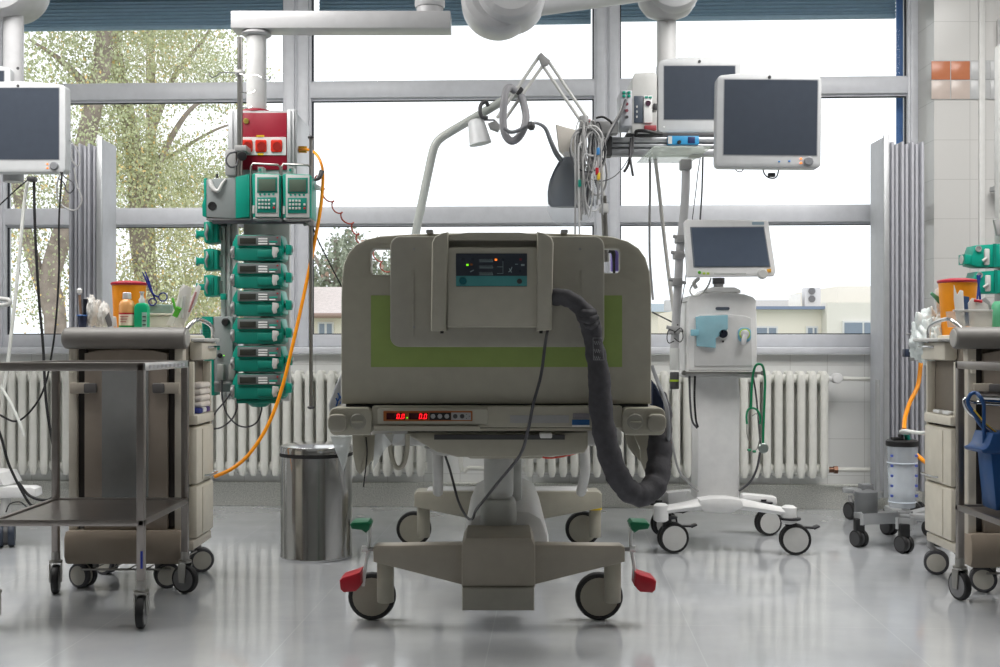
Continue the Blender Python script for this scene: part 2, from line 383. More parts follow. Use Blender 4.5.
# ---------------------------------------------------------------- radiators (every column is a part)
def radiator(px0, px1, n, label):
    u0, u1 = wu(px0, -.12), wu(px1, -.12); pitch = (u1 - u0) / n
    p = WM @ Vector(((u0 + u1) / 2, -.11, 0))
    t = T('radiator', label, 'radiator', p, 'column radiators under the windows'); t.rotation_euler = (0, 0, WA); ORG[t.name] = Vector()
    first = None; h0, h1 = .185, .752
    for k in range(n):
        c = -(u1 - u0) / 2 + (k + .5) * pitch
        if first is None:
            g = MB(); w_ = pitch * .80
            for vy in (-.05, .03):
                g.tube([(0, vy, h0), (0, vy, h0 + .03), (0, vy, h0 + .06), (0, vy, h1 - .06), (0, vy, h1 - .025), (0, vy * .8, h1 - .006)], [w_ * .28, w_ * .46, w_ * .46, w_ * .46, w_ * .46, w_ * .46, w_ * .46, w_ * .3], 12)
            for zz in (h0 + .045, h1 - .045):
                g.cyl((-pitch / 2, -.01, zz), (pitch / 2, -.01, zz), .026, seg=12)
                g.box(-w_ * .3, w_ * .3, -.06, .04, zz - .02, zz + .02, .008)
            first = P(g, 'radiator_column', radm, t); first.location = (c, 0, 0)
        else:
            q = first.copy(); COL.objects.link(q); q.parent = t; q.location = (c, 0, 0)
    return t, u0, u1
radiator(-12, 427, 40, 'long white column radiator under the window with the trees, left of the bed')
r2, a2, b2 = radiator(524, 828, 27, 'white column radiator under the right window behind the ventilator, shorter than the other')
g = MB(); hw = (b2 - a2) / 2
g.cyl((hw, -.01, .225), (hw + .03, -.01, .225), .016); g.cyl((hw + .03, -.01, .225), (hw + .05, -.01, .225), .022, seg=6); 
P(g, 'lower_valve', mat('bronze', (120, 90, 75), .4, .8), r2)
g = MB(); g.cyl((hw, -.01, .71), (hw + .03, -.01, .71), .014); g.cyl((hw + .045, -.04, .712), (hw + .045, .02, .712), .028, bev=.008); P(g, 'thermostat_knob', whitep, r2)
g = MB(); g.tube([(hw + .05, -.01, .225), (hw + .28, -.01, .225), (hw + .30, .10, .225)], .013, smooth=4); P(g, 'supply_pipe', radm, r2)
g = MB(); g.tube([(hw + .06, -.01, .712), (hw + .28, -.01, .705), (hw + .30, .10, .705)], .011, smooth=4); P(g, 'return_pipe', radm, r2)
g = MB().cyl((-hw, -.01, .225), (-hw - .30, -.01, .225), .013); g.tube([(-hw - .30, -.01, .225), (-hw - .34, -.01, .24), (-hw - .34, -.01, .70)], .013, smooth=4); P(g, 'connecting_pipe', radm, r2)

# ================================================================ OUTSIDE
S(MB().box(-90, 90, 7.5, 160, -4.6, -4.5), 'ground', mat('outside_ground', (150, 156, 130), .9, var=.2, scale=.8))
rnd = random.Random(3)
def tree(name, label, trunk, radii, branches, clumps, nleaf, lsize, lm, group, ybase, lm2=None):
    t = T(name, label, 'tree', (trunk[0][0], trunk[0][1], -4.5), group)
    g = MB(); g.tube(trunk, radii, 12, smooth=6)
    for b in branches: g.tube(b[0], b[1], 7, smooth=5)
    P(g, 'trunk', barkm, t)
    tot = sum(c[1][0] * c[1][2] for c in clumps)
    def pick():
        r_ = rnd.random() * tot
        for c, s_ in clumps:
            r_ -= s_[0] * s_[2]
            if r_ <= 0: break
        while 1:
            v = Vector([rnd.uniform(-1, 1) for _ in range(3)])
            if v.length <= 1: break
        return Vector((c[0] + v.x * s_[0], c[1] + v.y * s_[1], c[2] + v.z * s_[2]))
    seeds = []
    def fn():
        if not seeds or rnd.random() < .03:
            seeds.append(pick())
            if len(seeds) > 14: seeds.pop(0)
        s_ = rnd.choice(seeds); return s_ + Vector((rnd.gauss(0, .24), rnd.gauss(0, .24), rnd.gauss(0, .2)))
    P(MB().leafs(int(nleaf * .93), fn, lsize, rnd), 'foliage', lm, t)
    P(MB().leafs(int(nleaf * .07), fn, lsize, rnd), 'yellow_leaves', lm2 or leafy, t)
    return t
D1 = 19.0
def tp(px, py, d=D1): return tuple(at(px, py, d))
def down(p): return (p[0], p[1], -4.5)
def clump(px, py, rx, rz, d=D1, ry=1.6): p = at(px, py, d + .2); return ((p.x, p.y, p.z), (rx * d / F, ry, rz * d / F))
a = tp(62, 340); 
tree('autumn_tree', 'leafy tree with pale thick trunk, leftmost of the trees outside the left window', [(a[0] - .1, D1, -4.5), tp(56, 340), tp(50, 280), tp(70, 210), tp(88, 130), tp(103, 60), tp(104, 0), tp(110, -80)], [.19, .18, .17, .16, .15, .14, .10],
     [([tp(56, 330), tp(28, 240), tp(14, 170), tp(-6, 80)], [.12, .10, .06]), ([tp(96, 95), tp(60, 60), tp(30, 40)], [.09, .05, .02])],
     [clump(55, 60, 48, 60), clump(40, 240, 45, 95), clump(110, 130, 45, 90), clump(110, 10, 60, 60), clump(-10, 120, 40, 110)], 24000, .056, leafm, 'trees outside the left window', D1)
D2 = 20.5
def tq(px, py): return tp(px, py, D2)
a = tq(152, 340)
tree('autumn_tree', 'leafy tree with forked trunk bending left in the middle of the left window', [(a[0], D2, -4.5), tq(150, 340), tq(140, 240), tq(137, 180), tq(128, 120), tq(116, 60), tq(112, 20), tq(100, -60)], [.22, .2, .18, .16, .14, .13, .10],
     [([tq(140, 215), tq(165, 150), tq(190, 110), tq(215, 95)], [.07, .05, .02]), ([tq(128, 120), tq(104, 90), tq(84, 86)], [.07, .04, .02])],
     [clump(160, 190, 50, 60, D2), clump(190, 280, 50, 50, D2), clump(130, 290, 30, 50, D2), clump(150, 60, 40, 50, D2), clump(125, 150, 40, 40, D2)], 24000, .056, leafm2, 'trees outside the left window', D2)
D3 = 22.0
def tr3(px, py): return tp(px, py, D3)
a = tr3(150, 340)
tree('autumn_tree', 'slim straight-trunked leafy tree, rightmost of the trees outside the left window', [(a[0], D3, -4.5), tr3(151, 340), tr3(150, 220), tr3(151, 120), tr3(150, 30), tr3(148, -60)], [.12, .11, .10, .09, .08],
     [([tr3(152, 130), tr3(175, 75), tr3(205, 38), tr3(216, 10)], [.08, .05, .03, .015]), ([tr3(150, 170), tr3(180, 150), tr3(215, 130), tr3(240, 122)], [.05, .03, .015])],
     [clump(200, 55, 45, 40, D3), clump(225, 90, 40, 25, D3), clump(205, 200, 60, 60, D3), clump(240, 190, 25, 45, D3), clump(205, 300, 55, 35, D3)], 18000, .056, leafm, 'trees outside the left window', D3)
D4 = 52.0
def tf(px, py): return tp(px, py, D4)
tree('distant_tree', 'hazy grey-green tree rising behind the tiled house roof', [down(tf(336, 340)), tf(336, 340), tf(338, 290), tf(336, 240)], [.4, .3, .12],
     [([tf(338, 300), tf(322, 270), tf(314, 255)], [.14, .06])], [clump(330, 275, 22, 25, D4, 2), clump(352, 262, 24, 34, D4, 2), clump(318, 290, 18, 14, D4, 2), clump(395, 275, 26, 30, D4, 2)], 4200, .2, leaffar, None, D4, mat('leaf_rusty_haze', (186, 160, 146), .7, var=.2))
tree('distant_tree', 'pale bushy tree right of the left window, seen low behind the infusion pumps', [down(tp(296, 340, 40)), tp(296, 340, 40), tp(296, 300, 40), tp(294, 250, 40)], [.4, .3, .1],
     [([tp(296, 300, 40), tp(285, 280, 40)], [.1, .04])], [clump(272, 280, 24, 40, 40, 2)], 1500, .2, leafm2, None, 40)
# house with a tiled roof
dh = 38.0
t = T('house', 'cream house with pale tiled hip roof seen between drip pole and bed', 'house', (X(290, dh), dh, -4.5))
zE, zR = Z(316, dh), Z(287, dh + 4)
P(MB().box(X(150, dh), X(470, dh), dh, dh + 9, -4.5, zE), 'wall', bwall, t)
g = MB(); ex = .5; g._add([(X(150, dh) - ex, dh - ex, zE), (X(470, dh) + ex, dh - ex, zE), (X(470, dh) + ex, dh + 9.5, zE), (X(150, dh) - ex, dh + 9.5, zE), (X(150, dh) + 4, dh + 4, zR), (X(470, dh) - 4, dh + 4, zR)], [(0, 1, 5, 4), (1, 2, 5), (2, 3, 4, 5), (3, 0, 4), (3, 2, 1, 0)])
rf = P(g, 'roof', roofm, t)
g = MB().cyl((X(150, dh) - ex, dh - ex - .05, zE), (X(470, dh) + ex, dh - ex - .05, zE), .09, seg=8); P(g, 'gutter', mat('gutter_brown', (150, 128, 118), .5), rf)
for a, b in ((318, 334), (392, 408), (250, 266), (200, 216), (440, 456)):
    x0, x1, z0, z1 = X(a, dh), X(b, dh), Z(336, dh), Z(322, dh)
    f = P(MB().box(x0, x1, dh - .08, dh + .02, z0, z1), 'window', whitep, t); g = MB()
    m_ = (x0 + x1) / 2; g.box(x0 + .06, m_ - .04, dh - .1, dh - .07, z0 + .06, z1 - .06); g.box(m_ + .04, x1 - .06, dh - .1, dh - .07, z0 + .06, z1 - .06); P(g, 'pane', winm, f)
# flat-roofed building on the right
db = 34.0
t = T('apartment_building', 'cream flat-roofed building with rooftop fan units outside the right window', 'building', (X(760, db), db, -4.5))
bw2 = mat('building_render', (238, 232, 220), .8)
g = MB(); g.box(X(700, db), X(1150, db), db + .6, db + 9, -4.5, Z(306, db)); P(g, 'wall', bw2, t)
g = MB(); g.box(X(827, db), X(1150, db), db, db + .6, -4.5, Z(302.5, db)); P(g, 'side_block', mat('pale_render', (226, 223, 216), .8), t)
g = MB(); g.box(X(838, db + 3), X(1150, db), db + 3, db + 9, Z(306, db), Z(286, db + 3)); P(g, 'penthouse', mat('pale_render', (226, 223, 216), .8), t)
g = MB(); g.box(X(690, db), X(827, db), db + .2, db + .65, Z(309, db), Z(306, db)); P(g, 'fascia', mat('fascia_blue', (126, 140, 166), .6), t)
g = MB(); g.box(X(690, db), X(838, db), db + 5, db + 5.4, Z(306, db), Z(300, db + 5)); P(g, 'parapet', mat('parapet_grey', (200, 200, 204), .8), t)
for a, b, z0_, z1_, dd in ((757, 782, 336, 326, .6), (811, 823, 336, 326, .6), (842, 876, 336, 321, 0), (890, 915, 336, 321, 0)):
    x0, x1, z0, z1 = X(a, db), X(b, db), Z(z0_, db), Z(z1_, db); y_ = db + dd
    f = P(MB().box(x0, x1, y_ - .08, y_ + .02, z0, z1), 'window', whitep, t); g = MB(); q = x0 + (x1 - x0) * .6
    g.box(x0 + .05, q - .03, y_ - .1, y_ - .07, z0 + .05, z1 - .05); g.box(q + .03, x1 - .05, y_ - .1, y_ - .07, z0 + .05, z1 - .05); P(g, 'pane', winm, f)
da = db + 2
ac = T('rooftop_unit', 'white rooftop air conditioning unit with two stacked fans', 'air conditioner', (X(812, da), da, Z(306, db)))
P(MB().box(X(805, da), X(821, da), da, da + .4, Z(306, db), Z(287.5, da), .03), 'casing', mat('unit_white', (206, 206, 210), .5), ac)
for yy in (291.2, 299):
    P(MB().lathe([(.11, 0), (.11, .03)], at(811.5, yy, da) - Vector((0, .03, 0)), (0, -1, 0), 20).lathe([(.04, 0), (.04, .05)], at(811.5, yy, da) - Vector((0, .03, 0)), (0, -1, 0), 12), 'fan', mat('fan_grey', (112, 112, 116), .5), ac)
g = MB().box(X(792, da), X(801, da), da, da + .5, Z(306, db), Z(294, da), .03); solo(g, 'rooftop_box', whitep, 'small white box on the flat roof left of the fan unit', 'box')
t = T('low_building', 'pale yellow building with blue-grey roof edge left of the ventilator screen', 'building', (X(620, 45), 45, -4.5))
P(MB().box(X(560, 45), X(690, 45), 45, 52, -4.5, Z(312, 45)), 'wall', mat('yellow_render', (240, 236, 226), .8), t)
P(MB().box(X(556, 45), X(692, 45), 44.6, 52.4, Z(312, 45), Z(304, 45)), 'roof', mat('roof_hazy_blue', (190, 204, 218), .8), t)
# ================================================================ WHEELS
def caster(parent, x, y, r, wdt, ang, hub=hubm, twin=True, ztop=None, name='caster', fork=None, tm=None):
    """swivel wheel standing on the floor under (x, y); ang = direction of the axle"""
    ax = Vector((math.cos(ang), math.sin(ang), 0)); c = Vector((x, y, r)); tm = tm or tyre
    g = MB(); parts = [(-wdt / 2, -wdt * .12), (wdt * .12, wdt / 2)] if twin else [(-wdt / 2, wdt / 2)]
    for a, b in parts:
        L = b - a; e = min(r * .14, L * .45)
        g.lathe([(r * .85, 0), (r - e, 0), (r - e * .3, e * .3), (r, e), (r, L - e), (r - e * .3, L - e * .3), (r - e, L), (r * .85, L)], c + ax * a, ax, 28)
    o = P(g, name, tm, parent)
    h = MB()
    if twin: h.lathe([(r * .3, 0), (r * .80, wdt * .04), (r * .84, wdt * .12), (r * .84, wdt * 1.0 - wdt * .12 + .0), (r * .80, wdt * .96), (r * .3, wdt)], c - ax * wdt / 2 - ax * .002, ax, 24)
    else: h.lathe([(r * .2, 0), (r * .8, .003), (r * .86, .008), (r * .86, wdt - .002), (r * .8, wdt + .003), (r * .2, wdt + .006)], c - ax * (wdt / 2 + .003), ax, 28)
    P(h, 'wheel_hub', hub, o)
    if ztop is not None:
        s_ = MB(); fwd = Vector((-ax.y, ax.x, 0)) * r * .45
        if twin:
            s_.tube([c + Vector((0, 0, r * .3)), c + fwd * .5 + Vector((0, 0, r * 1.05)), c + fwd + Vector((0, 0, r * 1.2)), (x + fwd.x, y + fwd.y, ztop)], r * .28, 10)
        else:
            for sg in (-1, 1):
                q = ax * sg * (wdt / 2 + .006); s_.plate([(-r * .22, -.22 * r), (r * .22, -.22 * r), (r * .30, r * .5), (r * .30, r * 1.08), (-r * .30, r * 1.08), (-r * .30, r * .5)], -.002, .002, 0, axis='y', rot=Matrix.Rotation(ang - PI / 2, 3, 'Z'), c=Vector((0, 0, 0)))
                bmesh.ops.translate(s_.bm, verts=s_.bm.verts[-0:] if False else [v for v in s_.bm.verts if not v.tag], vec=c + q)
                for v in s_.bm.verts: v.tag = True
            s_.cyl((x, y, r * 2.12), (x, y, r * 2.3), r * .45, bev=.002); s_.cyl((x, y, r * 2.3), (x, y, max(ztop, r * 2.5)), r * .3)
        P(s_, 'caster_fork', fork or greyp, o)
    return o

# ================================================================ THE BED
D = 3.33
bed = T('hospital_bed', 'large beige hospital bed in mid-room with a lime green strip on its foot board', 'hospital bed', (X(497, D), 4.3, 0))
out = [(341, 404), (341, 300), (341.5, 280), (343.5, 264), (348, 253), (355, 245), (365, 239.5), (380, 236), (405, 234.3), (450, 233), (500, 232.6), (545, 233), (590, 234.3), (612, 236.5), (628, 241), (639, 248), (646, 258), (650, 272), (651.5, 290), (651.5, 404)]
inl = ppoly(out, D)
P(MB().plate(inl[::-1], D, D + .045, .008, holes=[prect(371, 396, 249, 274.5, D, .012), prect(598, 620, 249, 273, D, .012)]), 'foot_board', beige, bed)
fb = P(MB().plate(prect(371, 622, 295.5, 367, D), D - .002, D + .003), 'lime_strip', green, bed)
P(MB().plate(prect(391, 603.5, 237, 347, D, .03), D - .030, D - .001, .006), 'carrier_plate', beige2, bed)
for px in (414, 580): g = MB(); g.plate(prect(px - 2 if px == 414 else px, px if px == 414 else px + 2, 270, 336, D - .03, .004), D - .033, D - .03); P(g, 'plate_rib', mat('rib_beige', (160, 157, 147), .5), bed)
for px, py in ((414, 249), (414, 327), (580, 249), (580, 327)): P(MB().cyl(at(px, py, D - .034), at(px, py, D - .028), .004, seg=10), 'screw', greyp, bed)
for px in (430, 564): g = MB(); g.box(X(px - 3.5, D), X(px + 3.5, D), D - .026, D + .01, Z(234, D), Z(230.3, D), .003); P(g, 'hook', greyp, bed)
# lower band with the scale display
d2 = 3.30
g = MB(); g.plate(prect(372, 622, 406, 427.5, d2, .004), d2, D + .12, .003); g.plate(prect(374, 480, 426, 431, d2 - .02, .003), d2 - .02, D + .10, .002)
g.plate(prect(480, 605, 428.5, 431, d2, .003), d2 + .01, D + .1, 0)
P(g, 'lower_rail', beige, bed)
P(MB().box(X(345, D), X(649, D), D + .02, D + .10, Z(409, D), Z(402.5, D)), 'gap_shade_bar', dgrey, bed)  # dark bar in the gap, standing in for its shade
for s_, (a, b, c0, c1, q) in enumerate(((329.5, 372, 329, 348, 358), (622, 665, 646, 665, 635))):
    e = P(MB().plate(prect(a, b, 407.5, 435, d2, .02), d2 - .012, D + .14, .006), 'corner_housing', beige, bed)
    P(MB().plate(prect(c0, c1, 413.5, 431, d2, .018), d2 - .035, d2 - .005, .01), 'bumper_cap', mat('bumper', (152, 148, 136), .5), e)
    P(MB().lathe([(.024, 0), (.024, .006), (.021, .009)], at(q, 421.5, d2 - .008), (0, -1, 0), 24), 'round_knob', mat('knob_grey', (150, 148, 138), .5), e)
    P(MB().box(X(q - 5.5, d2), X(q + 5.5, d2), d2 - .024, d2 - .018, Z(422.6, d2), Z(420.6, d2), .001), 'grip_bar', beige, e)
ds = d2 - .012
sc = P(MB().plate(prect(378, 488, 408.5, 424.5, d2, .004), ds, d2 + .01, .003), 'scale_display', mat('scale_case', (168, 165, 152), .45), bed)
bezel = mat('scale_bezel', (150, 82, 30), .4)
P(MB().plate(prect(383.5, 472.5, 411, 421, ds, .002), ds - .002, ds + .002), 'display_frame', bezel, sc)
ldk = mat('led_window', (52, 6, 14), .2)
P(MB().box(X(386.5, ds), X(405, ds), ds - .0032, ds, Z(419.5, ds), Z(413, ds)), 'led_window', ldk, sc); P(MB().box(X(409, ds), X(428, ds), ds - .0032, ds, Z(419.5, ds), Z(413, ds)), 'led_window', ldk, sc)
def seg7(g, cx, cz, h, y):                        # a seven-segment zero
    w_ = h * .5; t = h * .13; sh = .12
    def sg(x0, x1, z0, z1): g.plate([(cx + x0 + sh * z0, cz + z0), (cx + x1 + sh * z0, cz + z0), (cx + x1 + sh * z1, cz + z1), (cx + x0 + sh * z1, cz + z1)], y - .0006, y, 0)
    for z in (-h / 2, h / 2): sg(-w_ / 2, w_ / 2, z - t / 2, z + t / 2)
    for x in (-w_ / 2, w_ / 2): sg(x - t / 2, x + t / 2, -h / 2, -t * .3); sg(x - t / 2, x + t / 2, t * .3, h / 2)
yy = ds - .0036
for base in (0, 22.4):
    g = MB(); seg7(g, X(398.2 + base, yy), Z(416.4, yy), .0125, yy); seg7(g, X(403 + base, yy), Z(416.4, yy), .0125, yy); g.box(X(400.4 + base, yy), X(401.0 + base, yy), yy - .0006, yy, Z(419, yy), Z(418.2, yy))
    P(g, 'red_digits', ledr, sc)
P(MB().box(X(406.6, yy), X(407.8, yy), yy - .001, yy + .002, Z(418.4, yy), Z(417.2, yy)), 'status_light', ledg, sc)
P(MB().box(X(429.5, ds), X(451, ds), ds - .003, ds, Z(420, ds), Z(412.5, ds)), 'key_field', black, sc); P(MB().box(X(451.3, ds), X(471, ds), ds - .003, ds, Z(420, ds), Z(412.5, ds)), 'key_field', greyp, sc)
for k in range(5): P(MB().lathe([(.0068, 0), (.006, .002)], at(433 + k * 6.9 + (1.5 if k > 2 else 0), 416.3, ds - .003), (0, -1, 0), 16), 'button', greyp if k < 3 else dgrey, sc)
g = MB()
for k in range(3): g.box(X(466 + (k % 2) * 3, ds), X(467 + (k % 2) * 3, ds), ds - .0035, ds - .002, Z(414.5 + k * 2, ds), Z(413.9 + k * 2, ds))
P(g, 'key_marks', black, sc)
P(MB().box(X(510, d2), X(569, d2), d2 - .002, d2 + .01, Z(423, d2), Z(415.3, d2)), 'grey_label', greyp, bed)
P(MB().box(X(572, d2), X(589.5, d2), d2 - .002, d2 + .01, Z(426.4, d2), Z(419.6, d2)), 'blue_label', mat('label_blue', (20, 78, 130), .5), bed)
P(MB().box(X(572, d2), X(589.5, d2), d2 - .003, d2 + .01, Z(426.6, d2), Z(425.0, d2)), 'label_footer', whitep, bed)
P(MB().box(X(573, d2), X(589.5, d2), d2 - .002, d2 + .01, Z(418.5, d2), Z(413.3, d2)), 'small_label', mat('label_grey', (120, 116, 122), .5), bed)
# the mattress pump hung on the board is a thing of its own
dp = 3.20; bk = D - .031
pump = T('mattress_pump', 'boxy beige mattress air pump with blue-and-teal control panel hung on the bed foot board', 'pump', (X(492, dp), dp + .05, Z(331, dp)))
P(MB().plate(ppoly([(447, 327), (447, 248.5), (452, 247), (535, 247), (538, 248.5), (538, 327)], dp)[::-1], dp, bk, .006), 'front_case', pumpm, pump)
P(MB().plate(ppoly([(443, 251), (443, 236), (470, 234.5), (520, 234.5), (541, 236), (541, 251)], dp)[::-1], dp + .035, bk - .002, .004), 'top_grip', beige2, pump)
P(MB().plate(ppoly([(444, 240), (444, 235), (468, 232.2), (520, 232.2), (541, 235), (541, 240)], dp)[::-1], dp + .005, bk, .003), 'top_lip', pumpm, pump)
P(MB().plate(ppoly([(431, 331), (432, 243), (435, 237), (441, 233.5), (448.5, 232), (446, 331)], dp)[::-1], dp - .012, bk, .008), 'side_cover', pumpm, pump)
P(MB().plate(ppoly([(537, 331), (537, 232), (545, 233.5), (551, 237), (553.5, 243), (551.5, 330)], dp)[::-1], dp - .012, bk, .008), 'side_cover', pumpm, pump)
pn = mat('panel_slate', (48, 54, 64), .35)
cp = P(MB().plate(prect(456, 527, 253.5, 286.5, dp, .001), dp - .003, dp + .002), 'control_panel', pn, pump)
P(MB().box(X(456, dp), X(527, dp), dp - .004, dp, Z(286, dp), Z(276, dp)), 'teal_strip', mat('panel_teal', (70, 138, 140), .4), cp)
P(MB().lathe([(.011, 0), (.010, .003)], at(463, 281, dp - .004), (0, -1, 0), 24), 'power_button', mat('deep_teal', (0, 84, 92), .4), cp)
P(MB().lathe([(.0075, 0), (.0065, .003)], at(519.5, 281.3, dp - .004), (0, -1, 0), 20), 'round_button', dgrey, cp)
pale = mat('panel_ink', (150, 168, 172), .5)
g = MB(); 
for px, py in ((486, 260.2), (486, 266.4), (486, 273.2)):
    pts_ = [(px - 6.5 + k * 1.0, py + (1.2 if k % 2 else -1.0) * (1 - .35 * math.sin(k * 1.9))) for k in range(14)]
    g.tube(pw([(a_, b_, dp - .0036) for a_, b_ in pts_]), .0011, 4); g.box(X(px - 7, dp), X(px + 7, dp), dp - .0038, dp - .003, Z(py + 1.9, dp), Z(py + 1.5, dp))
for a, b, c, d_ in ((497, 503, 266.8, 267.1), (497, 503, 273.4, 273.7), (502.8, 503.1, 261, 273.7), (515, 518, 264, 264.6), (521, 524.5, 264.2, 266)): g.box(X(a, dp), X(b, dp), dp - .004, dp - .003, Z(d_, dp), Z(c, dp))
g.box(X(470, dp), X(474, dp), dp - .004, dp - .003, Z(271.4, dp), Z(270.6, dp), rot=Matrix.Rotation(-.5, 3, 'Y')); g.tube(pw([(508.5, 272, dp - .004), (511, 270, dp - .004), (512, 267, dp - .004)]), .001, 4); g.tube(pw([(509.5, 268.5, dp - .004), (511.5, 272.5, dp - .004)]), .001, 4)
P(g, 'panel_printing', pale, cp)
for px, py in ((463, 259.4), (472.5, 259.2), (503, 259.6), (520, 271)): g = MB(); g.lathe([(.005, 0), (.0044, .001)], at(px, py, dp - .003), (0, -1, 0), 14); P(g, 'panel_key', mat('key_dark', (30, 40, 52), .4), cp)
for px, py, m in ((496, 259.8, ledo), (467.5, 265, ledg), (471.5, 264.7, mat('led_brown', (150, 84, 30), .4)), (520.5, 259.5, mat('panel_red', (130, 30, 44), .4))):
    P(MB().box(X(px - 1.1, dp), X(px + 1.1, dp), dp - .005, dp - .002, Z(py + .9, dp), Z(py - .9, dp)), 'indicator', m, cp)
P(MB().lathe([(.018, 0), (.018, .03)], at(552, 297, dp + .03), (1, 0, -.1), 16), 'hose_outlet', dgrey, pump)
for px in (442, 541): g = MB(); g.cyl(at(px, 330.5, dp + .02), at(px, 333.5, dp + .02), .005, seg=10); P(g, 'rubber_foot', black, pump)
# sleeved hose
pts = pw([(554, 297, 3.22), (566, 298, 3.19), (578, 305, 3.18), (589, 320, 3.20), (594, 345, 3.22), (599, 375, 3.22), (601, 410, 3.22), (606, 440, 3.22), (614, 468, 3.24), (627, 489, 3.27), (641, 495, 3.30), (655, 484, 3.34), (659, 462, 3.38), (660, 435, 3.42), (661, 412, 3.46), (658, 396, 3.50)])
sg_ = T('hose_sleeve', 'dark grey fabric sleeve round the pump hoses, looping down at the bed corner', 'hose sleeve', tuple(pts[9]))
g = MB(); tp_ = catmull(pts, 7); n = len(tp_); rr = []
base = [.024, .024, .024, .030, .027, .031, .034, .034, .034, .034, .034, .037, .037, .036, .034, .026]
rnd2 = random.Random(5)
for i in range(n):
    t = i / (n - 1) * 15; j = min(int(t), 14); rr.append((base[j] + (base[j + 1] - base[j]) * (t - j)) * (1 + .05 * math.sin(i * 1.1) + .035 * rnd2.uniform(-1, 1)))
g.tube(tp_, rr, 16); P(g, 'fabric_sleeve', sleevem, sg_, ang=60)
c = at(588, 316, 3.19)
P(MB().tube(pw([(580, 312, 3.17), (587, 314, 3.155), (595, 312, 3.17)]), [.010, .013, .009], 10, smooth=5).tube(pw([(582, 318, 3.165), (589, 320, 3.155), (597, 317, 3.17)]), [.009, .013, .009], 10, smooth=5).tube(pw([(585, 324, 3.175), (591, 326, 3.165), (598, 322, 3.18)]), [.008, .011, .008], 10, smooth=5), 'bunched_cuff', sleevem, sg_)
lg = mat('sleeve_print', (130, 132, 134), .7)
g = MB(); yy = 3.183
for a in ((594, 343, 598, 343), (594, 351, 600, 350), (594, 358, 600, 357)):
    for k in range(3): g.tube(pw([(a[0] + k * 2, a[1] - 2, yy), (a[0] + k * 2 + 1.6, a[1] + 2, yy), (a[0] + k * 2 + 2.2, a[1] - 1, yy)]), .0007, 4)
for p, q in (((593, 338), (602, 338)), ((602, 338), (604, 360)), ((604, 360), (593.5, 360)), ((593.5, 360), (593, 338))): g.tube(pw([(*p, yy), (*q, yy)]), .0006, 4)
P(g, 'printed_mark', lg, sg_)
solo(MB().tube(pw([(548, 328, 3.24), (545, 345, 3.17), (541, 375, 3.18), (533, 405, 3.17), (528, 430, 3.18), (520, 455, 3.24), (500, 480, 3.4), (484, 500, 3.55), (476, 510, 3.7), (472, 519, 3.8), (466, 516, 3.9), (458, 500, 4.0), (450, 470, 4.1), (443, 450, 4.2)]), .0045, 8, smooth=6), 'power_cable', cablem, 'grey power cable hanging from the mattress pump down behind the bed column', 'cable')

# column, chassis and base
g = MB(); dc = 3.9
P(MB().plate(ppoly([(408, 431), (587, 431), (587.5, 446), (583, 452), (560, 455), (500, 456.5), (458, 456), (437, 451), (420, 441), (408, 434)], 3.5)[::-1], 3.46, 3.62, .01), 'cross_carrier', beige, bed)
P(MB().plate(ppoly([(436, 448), (446, 453), (452, 455), (445, 456), (437, 455), (424, 448)], 3.6)[::-1], 3.6, 3.68, .004), 'motor_cover', lgrey, bed)
g = MB(); g.box(X(437, 3.6), X(562, 3.6), 3.44, 3.50, Z(438, 3.5), Z(433.5, 3.5)); P(g, 'carrier_slot', dgrey, bed)
g = MB(); g.box(X(540, 3.4), X(552, 3.4), 3.39, 3.45, Z(438, 3.4), Z(433, 3.4), .003); P(g, 'slot_latch', whitep, bed)
g = MB(); g.box(X(470, 3.9), X(540, 3.9), 3.6, 5.0, Z(450, 3.9), Z(436, 3.9), .01); P(g, 'lifting_frame', beige, bed)
cz0 = Z(530, dc)
colx = X(499.5, 3.85)
P(MB().box(colx - .052, colx + .047, 3.77, 3.9, Z(500, 3.8), Z(452, 3.8), .03, 4), 'upper_column', mat('column_grey', (198, 200, 198), .35, .15), bed)
P(MB().box(colx - .064, colx + .058, 3.76, 3.93, Z(534, 3.8), Z(498, 3.8), .032, 4), 'lower_column', mat('column_grey2', (192, 194, 192), .4, .15), bed)
P(MB().box(colx + .03, colx + .08, 3.95, 4.1, Z(500, 4), Z(448, 4), .015), 'rear_column', mat('column_grey', (198, 200, 198), .35, .15), bed)
dw = 3.65; yb = 3.56
P(MB().plate(ppoly([(373, 562), (373, 548), (376, 545.5), (461, 544.5), (535, 544.5), (621, 545.5), (625, 548), (625, 562), (534, 585), (462, 585)], yb)[::-1], yb, yb + .06, .006), 'front_beam', mat('base_beige', (156, 149, 137), .45), bed)
P(MB().plate(ppoly([(462, 585), (462, 544), (466, 536), (531, 536), (535, 544), (535, 585)], yb)[::-1], yb - .03, yb + .22, .008), 'base_block', mat('base_beige', (156, 149, 137), .45), bed)
P(MB().plate(ppoly([(462.5, 608), (462.5, 585.5), (534, 585.5), (534, 608)], yb)[::-1], yb - .04, yb + .16, .008), 'base_box', beige2, bed)
